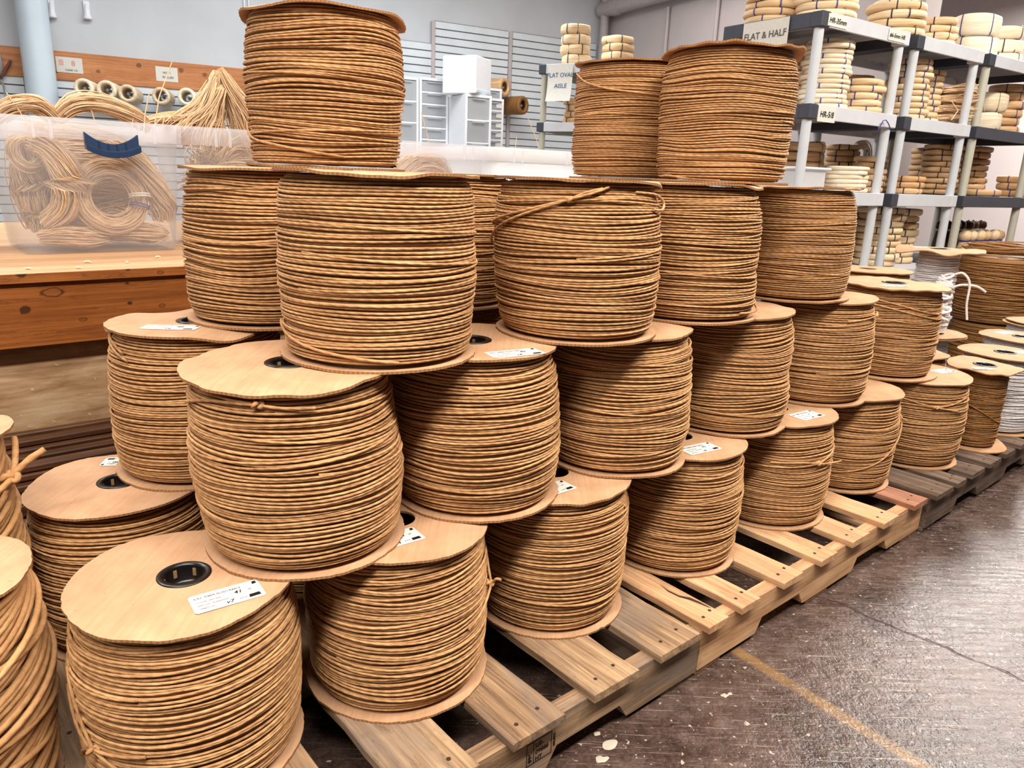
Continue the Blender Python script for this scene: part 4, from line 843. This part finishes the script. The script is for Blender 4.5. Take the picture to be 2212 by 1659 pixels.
sign('handwritten HR-5/8 label on the second shelf edge of the first unit', face_front(3.60, 2.427, 1.462), .15, .075, [('HR-5/8', .040, 0, -.014, .1, 'CENTER')], 'ink', 0, 'paper', 'label', 'shelf_label')

# ------------------------------------------------------------------ reed coils
_coil = {}
TCAM = -1.98
def coil_mesh(R, h, w, matn, v):
    key = (round(R, 3), round(h, 3), round(w, 3), matn, v)
    if key in _coil: return _coil[key]
    rg = random.Random(hash(key[:3]) % 1000 + v*7); n = 56; k = 16; th = np.arange(n)/n*2*np.pi; t = np.arange(k)/k*2*np.pi
    ct, st = np.cos(t), np.sin(t); e = .55; px = np.sign(ct)*np.abs(ct)**e; pz = np.sign(st)*np.abs(st)**e
    o1 = smooth_noise(rg, 4, 5, .006); o2 = smooth_noise(rg, 4, 4, .10); o3 = smooth_noise(rg, 3, 3, h*.10)
    groove = np.array([1 - .07*(math.sin(a*6+.5) > .55) for a in t])
    rr = (R - w/2) + (w/2*px*groove)[None, :]*(1+o2(th))[:, None] + o1(th)[:, None]
    zz = h/2 + (h/2*pz*groove)[None, :]*(1+.5*o2(th+1))[:, None] + 0*o3(th)[:, None]
    G = np.stack([rr*np.cos(th)[:, None], rr*np.sin(th)[:, None], np.clip(zz, 0, h)], -1); b = MB(); b.grid(G[:, ::-1], True, True)
    me = b.mesh('reed_coil', M[matn]); ties = []
    for a in (TCAM-.35+rg.uniform(-.25, .25), TCAM+.65+rg.uniform(-.25, .25), 1.2):
        tb = MB(); q = np.stack([(R-w/2) + (w/2*1.06)*px + o1(np.array([a]))[0], np.zeros(k), h/2 + h/2*1.05*pz], -1)
        P = np.stack([q[:, 0]*math.cos(a), q[:, 0]*math.sin(a), q[:, 2]], -1); tg = np.array([-math.sin(a), math.cos(a), 0])*.0035
        tb.grid(np.stack([P-tg, P+tg])[::-1], False, True); ties.append(tb)
    _coil[key] = (me, ties, {}); return _coil[key]
ORD = ['bottom', 'second', 'third', 'fourth', 'fifth', 'sixth', 'seventh', 'eighth', 'ninth', 'tenth', 'eleventh', 'twelfth', 'thirteenth', 'fourteenth', 'fifteenth']
def stack(desc, e, c, z, n, R, h, w=.05, mat='reed', tie='tie', jit=.008, oval=1.0, seed=0, tied=True, grp=None, rot=0.0, name='reed_coil', cat='reed coil'):
    rg = random.Random(seed*13+n)
    for i in range(n):
        me, ties, tm = coil_mesh(R, h, w, mat, (seed+i) % 3); x, y, _ = sp(e+rg.uniform(-jit, jit), c+rg.uniform(-jit, jit))
        o = link(name, me, None, (x, y, z+i*h*1.0), SA+rot if oval != 1 else rg.uniform(-.12, .12)); o.scale = (1, oval, 1)
        pos = 'top' if (i == n-1 and n > 1) else ORD[i]
        lab = '%s %s %s' % (pos, 'coil in' if i in (0, n-1) else 'coil up in', desc) if n > 1 else desc
        tag(o, lab, cat, grp or 'banded reed coils on the shelves')
        if tied:
            for j, tb in enumerate(ties[:2]):
                if (j, tie) not in tm: tm[(j, tie)] = tb.mesh('tie', M[tie])
                link('tie', tm[(j, tie)], o)
ST = [LV[k]+.036 for k in range(5)]
stack('the leftmost stack on top of the first shelf unit', 3.63, 2.86, ST[4], 4, .145, .036, .06, seed=1)
stack('the big stack over the HR-35mm label', 3.72, 2.60, ST[4], 4, .155, .038, .06, seed=2)
stack('the narrow stack behind the HR-35mm stack', 4.10, 2.85, ST[4], 6, .110, .037, .05, seed=3)
stack('the wide stack over the #6-5mm HR label', 4.40, 2.61, ST[4], 4, .155, .044, .06, seed=4, tie='tiedark')
stack('the stack left of the tall cream drum on top', 4.86, 2.62, ST[4], 4, .105, .042, .05, seed=5, tie='tiedark')
stack('the thin stack squeezed against the cream drum on top', 5.06, 2.68, ST[4], 4, .085, .038, .04, seed=6, tie='tiedark')
stack('the tall two-band cream drum on the top shelf', 5.40, 2.66, ST[4], 2, .150, .130, .06, 'reedwhite', 'tie', .003, seed=7, name='wide_reed_roll', cat='reed roll', grp='wide reed rolls on the top shelves')
stack('the stacked wide rolls behind the top stacks', 5.00, 2.98, ST[4], 2, .145, .17, .06, 'reedwhite', 'tie', .003, seed=8, name='wide_reed_roll', cat='reed roll', grp='wide reed rolls on the top shelves')
stack('the rolls at the far right of the top shelf', 5.82, 2.66, ST[4], 3, .120, .082, .05, 'reedwhite', 'tiedark', .004, seed=9, name='wide_reed_roll', cat='reed roll', grp='wide reed rolls on the top shelves')
stack('the rolls peeking out behind the cream drum', 5.62, 2.92, ST[4], 3, .110, .10, .05, 'reedwhite', 'tiedark', .004, seed=10, name='wide_reed_roll', cat='reed roll', grp='wide reed rolls on the top shelves')
stack('the tall round-reed stack on the second shelf', 3.80, 2.60, ST[3], 14, .125, .0245, .03, 'reedwhite', 'tie', .010, seed=11)
stack('the low stack above the blue string on the second shelf', 4.13, 2.605, ST[3], 5, .130, .036, .05, seed=12)
stack('the shaded stack behind the low second shelf stack', 4.10, 2.88, ST[3], 8, .130, .040, .05, 'reedtan', 'tie', .006, seed=13)
stack('the left stack on the second shelf of the second unit', 4.66, 2.62, ST[3], 10, .120, .034, .05, seed=14)
stack('the middle stack on the second shelf of the second unit', 4.93, 2.68, ST[3], 9, .110, .035, .05, seed=15)
stack('the cream rolls on the second shelf of the third unit', 5.72, 2.66, ST[3], 2, .130, .125, .05, 'reedwhite', 'tiedark', .004, seed=16, name='wide_reed_roll', cat='reed roll')
stack('the tan stack at the right edge on the second shelf', 6.02, 2.66, ST[3], 6, .120, .055, .05, 'reedtan', 'tie', .006, seed=17)
stack('the left flat bundles on the third shelf', 4.00, 2.82, ST[2], 5, .165, .054, .075, 'reedtan', 'tiedark', .008, .62, seed=18)
stack('the shaded bundles right of the flat ones on the third shelf', 4.225, 2.88, ST[2], 8, .055, .036, .05, 'reedtan', 'tiedark', .008, .8, seed=19)
stack('the cream thin coils at the edge of the third shelf', 4.09, 2.575, ST[2], 6, .115, .0235, .03, 'reedwhite', 'tiewhite', .003, seed=20)
stack('the left bundles on the third shelf of the second unit', 4.56, 2.72, ST[2], 6, .115, .036, .06, 'reedtan', 'tiedark', .008, .8, seed=21)
stack('the short pile in front of the round tagged reed', 4.80, 2.60, ST[2], 3, .095, .036, .05, 'reedtan', 'tiedark', .006, seed=22)
stack('the tall flat pile at the left of the dark third shelf', 5.37, 2.70, ST[2], 9, .150, .036, .075, 'reedtan', 'tiedark', .008, .75, seed=23)
stack('the tall dim pile on the third shelf of the third unit', 5.84, 2.72, ST[2], 8, .130, .042, .07, 'reedtan', 'tiedark', .008, .8, seed=24)
stack('the stack at the right edge on the dark third shelf', 6.30, 2.60, ST[2], 3, .120, .05, .05, 'reedtan', 'tie', .006, seed=25)
stack('single flat tan coil lying at the edge of the dark shelf of the third unit', 5.72, 2.58, ST[2], 1, .135, .045, .05, 'reedtan', 'tie', .0, seed=26)
stack('the left stack on the fourth shelf behind the posts', 4.09, 2.66, ST[1], 8, .150, .042, .06, seed=27, tie='tiedark')
stack('the long stack on the fourth shelf between the grey posts', 4.66, 2.66, ST[1], 9, .140, .040, .06, seed=28, tie='tiedark')
stack('the right stack on the fourth shelf of the second unit', 4.97, 2.70, ST[1], 8, .120, .044, .06, seed=29, tie='tiedark')
stack('the left banded pile on top of the far shelving unit', *u4(.16, .23), 1.961, 4, .115, .075, .06, 'reed', 'tiedark', .02, seed=31)
stack('the right banded pile on top of the far shelving unit', *u4(.80, .14), 1.961, 5, .135, .062, .06, 'reed', 'tiedark', .006, seed=32)
stack('the dim stack on the second shelf of the far unit', *u4(.3, .23), 1.527, 4, .12, .05, .05, 'reedtan', 'tiedark', .01, seed=33)
for i, (e, c, lv, n, R, h, w_) in enumerate(((3.62, 2.92, 2, 8, .10, .040, 'third shelf back left'), (4.58, 2.94, 2, 8, .10, .036, 'second unit third shelf back'), (4.90, 2.92, 2, 3, .12, .034, 'second unit third shelf middle'), (5.70, 2.95, 2, 8, .13, .040, 'dark third shelf back'),
    (3.70, 2.90, 3, 9, .13, .038, 'second shelf back left'), (4.55, 2.92, 3, 7, .12, .038, 'second unit second shelf back'), (5.45, 2.90, 3, 6, .13, .045, 'third unit second shelf back'),
    (3.75, 2.85, 1, 8, .14, .042, 'fourth shelf left part'), (4.50, 2.94, 1, 8, .13, .040, 'fourth shelf at the unit joint'), (4.85, 2.95, 1, 8, .13, .040, 'second unit fourth shelf back'))):
    stack('the shaded stack, ' + w_, e, c, ST[lv], n, R, h, .055, 'reedtan', 'tiedark', .006, seed=50+i)
# raffia on the second shelf
t = thing('raffia_hank', 'splayed raffia hanks with loose ends on the second shelf of the second unit', 'raffia', sp(5.02, 2.50, ST[3]), SA)
b = MB(); g = random.Random(40)
for k in range(4): bundle(b, [(-.04, .10, .04+.055*k), (.05, .08, .045+.057*k), (.14, .05, .045+.058*k), (.22, .02, .05+.06*k)], [.035, .04, .05, .07], 70, .0026, g, .55, .4)
for pts in ([(.08, .03, .18), (.17, -.02, .21), (.26, -.03, .16), (.31, -.03, .10)], [(.02, .04, .14), (-.02, -.03, .08), (-.08, -.03, .02)], [(.10, .03, .14), (.20, -.01, .17), (.27, -.02, .15)]): b.tube(np.array(pts), .003, 4)
b.build('strands', M['raffia'], t)
# handled bundles on the fourth shelf of the third unit
for i in range(6):
    x, y, _ = sp(5.60+i*.105, 2.56+.010*(i % 2)); t = thing('reed_whisk', 'pale bundle with a rounded bound head, %s in the row on the lower dark shelf' % ORD[i].replace('bottom', 'first'), 'reed bundle', (x, y, ST[1]), SA, 'bound reed bundles on the lower dark shelf')
    b = MB(); b.lathe([(.0, .0), (.062, .0), (.056, .05), (.034, .12), (.026, .14)], 20); b.build('reed_body', M['reedtan'], t)
    b = MB(); b.lathe([(.026, .14), (.040, .155), (.043, .175), (.036, .198), (.018, .212), (.0, .215)], 20); b.build('bound_head', M['reed'], t)
    MB().lathe([(.029, .132), (.031, .138), (.029, .146)], 20).build('tie', M['tie'], t)
for i in range(7):
    x, y, _ = sp(5.70+i*.10, 2.78+.012*(i % 2)); t = thing('dark_reed_whisk', 'dark brown bound bundle behind the pale ones, %s from the left' % ORD[i].replace('bottom', 'first'), 'reed bundle', (x, y, ST[1]), SA, 'dark bound bundles on the lower dark shelf')
    b = MB(); b.lathe([(.0, .0), (.05, .0), (.044, .10), (.03, .20), (.04, .22), (.036, .25), (.0, .27)], 16); b.build('reed_body', M['rod'], t)
    MB().lathe([(.032, .19), (.034, .196), (.032, .203)], 16).build('tie', M['tiewhite'], t)
# small white box on the third shelf
t = thing('small_white_tub', 'small milky white plastic tub at the left end of the third shelf', 'tub', sp(3.68, 2.60, ST[2]), SA)
b = MB(); b.box((0, 0, .055), (.21, .20, .11), 0, 0, .012); b.build('tub_body', M['binwhite'], t); MB().box((0, 0, .116), (.25, .23, .014), 0, 0, .005).build('lid', M['white'], t)
# round cane coil with a number tag behind
t = thing('hanging_cane_coil', 'round cane coil hung upright with a white tag reading 7', 'cane coil', sp(4.86, 2.985, 1.30), SA)
b = MB(); ringhank(b, (0, 0, 0), (0, -1, 0), .085, .022, 50, .003, random.Random(4)); b.build('cane_rings', M['reedwhite'], t)
b = sheet(.055, .06); b.xform(frame((1, 0, 0), (0, 0, 1), (0, -1, 0), (0, -.04, .03))); tg = b.build('tag', M['paper'], t); flat_text('lettering', [('7', .05, 0, -.016, .1, 'CENTER')], M['ink'], frame((1, 0, 0), (0, 0, 1), (0, -1, 0), (0, -.042, .03)), tg)
# blue string hanging from a shelf edge
o = MB().tube([(-.03, -.008, -.06), (.0, -.012, -.005), (.03, -.01, .0), (.06, -.012, -.02), (.10, -.008, -.055)], .003, 5).build('blue_string', M['tie'], None, sp(4.10, 2.425, LV[3]), SA); tag(o, 'bit of blue string hanging over the second shelf edge', 'string')

# ------------------------------------------------------------------ things on the back wall
WROT = WA
def face_wall(w, c, z): return frame(tuple(WD)+(0,), (0, 0, 1), tuple(-WN)+(0,), wp(w, c, z))
s1 = sign('white card with faint red marks on the pine board, nearer the column', face_wall(.054, WC-.045, 1.886), .20, .125, [('CANE 1/2', .022, .01, -.048, 0, 'CENTER')], 'inkgrey')
b = MB(); V, F = text_mb('8', .06, (.015, -.005, 0), bold=.002); b.add(V, F, None, 0, False)
for k in range(4): b.box((-.06, .035-.012*k, 0), (.035, .006, .0004))
b.xform(Matrix.Translation((0, 0, .0015))); b.build('red_marks', M['inkred'], s1)
sign('white card with two lines of small print on the pine board, right one', face_wall(.825, WC-.045, 1.881), .185, .125, [('NO. 1', .026, 0, .004, 0, 'CENTER'), ('ROLLED', .026, .01, -.034, 0, 'CENTER')], 'inkgrey')
for i, (w, z, R) in enumerate(((.073, 1.682, .076), (.242, 1.682, .076), (.400, 1.664, .074), (.661, 1.664, .074), (.872, 1.674, .076), (1.026, 1.672, .070))):
    x, y, _ = wp(w+.06, 7.58); t = thing('webbing_roll', 'pale roll of cane webbing hanging end-on below the pine board, %s from the column' % ORD[i].replace('bottom', 'first'), 'roll', (x, y, z), WA, 'cane webbing rolls under the pine board')
    rg = random.Random(i); th = np.linspace(0, 2*np.pi, 41)[:-1]; ax = Matrix.Rotation(math.radians(-14), 4, 'Z') @ Matrix.Rotation(math.radians(90), 4, 'X')
    b = MB(); b.lathe([(R*.60, -.33), (R*.94, -.33), (R, -.32), (R*1.0, -.02), (R*.95, 0), (R*.62, 0), (R*.60, -.02), (R*.60, -.33)], 32); b.xform(ax); b.build('webbing', M['webbing'], t)
    b = MB(); b.lathe([(R*1.02, -.32), (R*1.03, -.2), (R*1.02, -.03)], 28); b.xform(ax); wv = b.build('plastic_wrap', M['plasticwrap'], t)
    if i == 3:
        q = MB(); q.lathe([(R*1.05, -.06), (R*1.06, -.055), (R*1.05, -.05)], 28); q.tube([(R*.8, 0, .012), (R*.3, .01, .02), (-R*.2, 0, .014)], .004, 5); q.xform(ax); q.build('tie', M['tie'], t)
    b = MB(); b.tube([(0, 0, -.385), (0, 0, -.05)], .012, 10); b.xform(ax); b.build('peg', M['metal'], t)
# hanging shears left of the column
t = thing('hanging_shears', 'open shears with brown handles hung on the pine board left of the column', 'shears', wp(-.46, WC-.075, 1.78), WA)
MB().tube([(-.10, 0, .06), (-.05, 0, .0), (.0, -.004, -.06)], [.012, .013, .009], 7).build('handle', M['pliers'], t)
MB().tube([(.09, 0, .10), (.05, -.006, .03), (.0, -.006, -.06)], [.011, .012, .009], 7).build('handle', M['pliers'], t)
MB().tube([(.0, -.004, -.06), (.015, -.004, -.11), (.012, -.004, -.20)], [.012, .010, .003], 6).build('blade', M['metal'], t)
MB().tube([(.02, -.003, .16), (.015, -.004, .05), (-.005, -.004, -.05)], [.004, .016, .008], 6).build('blade', M['metal'], t)
for w, z, lab in ((.234, 2.33, 'small white cone shaped wall fitting high above the pine board'), (-.03, 2.31, 'small white wall fitting tucked beside the column')):
    t = thing('wall_fitting', lab, 'fitting', wp(w, WC-.03, z), WA)
    b = MB(); b.lathe([(.0, .07), (.012, .06), (.022, .0), (.035, -.05), (.033, -.058), (.0, -.058)], 20); b.build('cone_cover', M['white'], t); MB().box((0, .018, .02), (.05, .02, .14), 0, 0, .004).build('back_plate', M['white'], t)
for w, c, z, lab in ((4.20, 7.66, 2.03, 'short tan cardboard tube stuck out from the slatwall beside the drawers'), (4.44, 7.66, 1.86, 'shaggy brown roll below the tan tube by the flat oval sign')):
    t = thing('wall_roll', lab, 'roll', wp(w, c, z), WA); b = MB(); b.lathe([(.055, -.28), (.095, -.28), (.10, -.02), (.095, 0), (.058, 0), (.055, -.02)], 24); b.xform(Matrix.Rotation(math.radians(24), 4, 'Z') @ Matrix.Rotation(math.radians(90), 4, 'X')); b.build('roll_body', M['reedtan' if z > 1.95 else 'cord_dark'], t)
    b = MB(); b.tube([(0, .32, 0), (0, .05, 0)], .012, 8); b.build('peg', M['metal'], t)
# bench with drawer towers
t = thing('storage_bench', 'low white bench against the slatwall carrying the drawer towers', 'bench', wp(2.5, 6.86), WA)
MB().box((1.0, .55, .93), (2.0, 1.08, .04), 0, 0, .004).build('bench_top', M['white'], t)
for x in (.06, 1.94):
    for y in (.06, 1.02): MB().box((x, y, .455), (.07, .07, .91), 0, 0, .004).build('leg', M['white'], t)
def tower(label, w0, w1, z1, c, dep, nd, stuff=False, lab=False):
    t = thing('drawer_tower', label, 'drawer unit', wp(w0, c, .95), WA, 'plastic drawer towers by the back wall'); W_ = w1-w0; H = z1-.95
    b = MB(); f = .024
    b.box((f/2, dep/2, H/2), (f, dep, H), 0, 0, .003); b.box((W_-f/2, dep/2, H/2), (f, dep, H), 0, 0, .003); b.box((W_/2, dep-.006, H/2), (W_-2*f, .012, H)); b.box((W_/2, dep/2, H-.012), (W_-2*f, dep, .024)); b.box((W_/2, dep/2, .012), (W_-2*f, dep, .024))
    p = (H-.048)/nd
    for i in range(1, nd): b.box((W_/2, dep/2, .024+i*p), (W_-2*f, dep, .016))
    b.build('frame', M['white'], t)
    for i in range(nd):
        b = MB(); b.box((0, .006, 0), (W_-2*f-.006, .008, p-.022), 0, 0, .002); b.box((0, -.004, p/2-.018), (W_*.5, .02, .012), 0, 0, .003)
        dr = b.build('drawer', M['drawer'], t, (W_/2, 0, .024+p*(i+.5)))
        rg = random.Random(i+int(w0*100))
        if stuff or rg.random() < .8:
            s = MB(); hh = p*rg.uniform(.3, .75 if stuff else .5); s.box((0, dep*.45, -p/2+.012+hh/2), (W_-2*f-.04, dep*.6, hh), 0, 0, .008); s.build('contents', M['drawstuff'], dr)
        if lab:
            for x in (-.30, .30): MB().box((W_*x, -.001, 0), (W_*.26, .002, p*.4), 0, 0, 0).build('paper_label', M['paper'], dr)
    return t
tower('tall white drawer tower half hidden behind the tallest reel', 2.72, 3.025, 1.99, 7.28, .40, 5)
tower('tall white drawer tower with four clear drawers left of the white box', 3.035, 3.345, 2.00, 7.28, .40, 9)
tower('shorter drawer unit with dark contents under the white box', 3.352, 3.638, 1.845, 6.90, .42, 4, True, False)
tower('shorter drawer unit covered with small paper labels', 3.655, 3.927, 1.855, 7.18, .32, 9, True, True)
tower('white drawer tower at the right behind the labelled unit', 3.79, 4.085, 1.99, 7.52, .36, 8)
x, y, _ = wp(3.46, 7.10, 0); t = thing('white_storage_box', 'plain white cube box standing on the drawer unit by the back wall', 'box', (x, y, 1.846), WA+math.radians(38))
MB().box((0, 0, .175), (.36, .36, .345), 0, 0, .008).build('box_body', M['white'], t); MB().box((-.0, -.182, .03), (.34, .012, .03), 0, 0, .003).build('front_lip', M['column'], t)
# paint drips on the floor
for i, (x, y, r) in enumerate(((.205, 1.222, .013), (.203, 1.292, .008), (.226, 1.263, .018), (.503, 1.427, .009), (.515, 1.432, .006))):
    rg = random.Random(i); th = np.arange(22)/22*2*np.pi; w = smooth_noise(rg, 4, 5, .22); rr = r*(1+w(th)); b = MB(); P = np.stack([rr*np.cos(th), rr*.7*np.sin(th), np.full(22, .0003)], -1); Q = P*np.array([.7, .7, 1]); Q[:, 2] = .0012
    b.grid(np.stack([Q, P]), False, True); b.add(np.concatenate([Q, [[0, 0, .0013]]]), [[i_, (i_+1) % 22, 22, 22] for i_ in range(22)]); o = b.build('paint_splat', M['splat'], None, (x, y, 0), .6)
    tag(o, ('large cream paint splat on the floor by the stamped pallet', 'small cream splat between the larger ones', 'widest cream paint splat, farther from the stamped pallet', 'double paint drip alone on the floor near the pallet joint, bigger drop', 'double paint drip alone on the floor near the pallet joint, smaller drop')[i], 'paint splat')
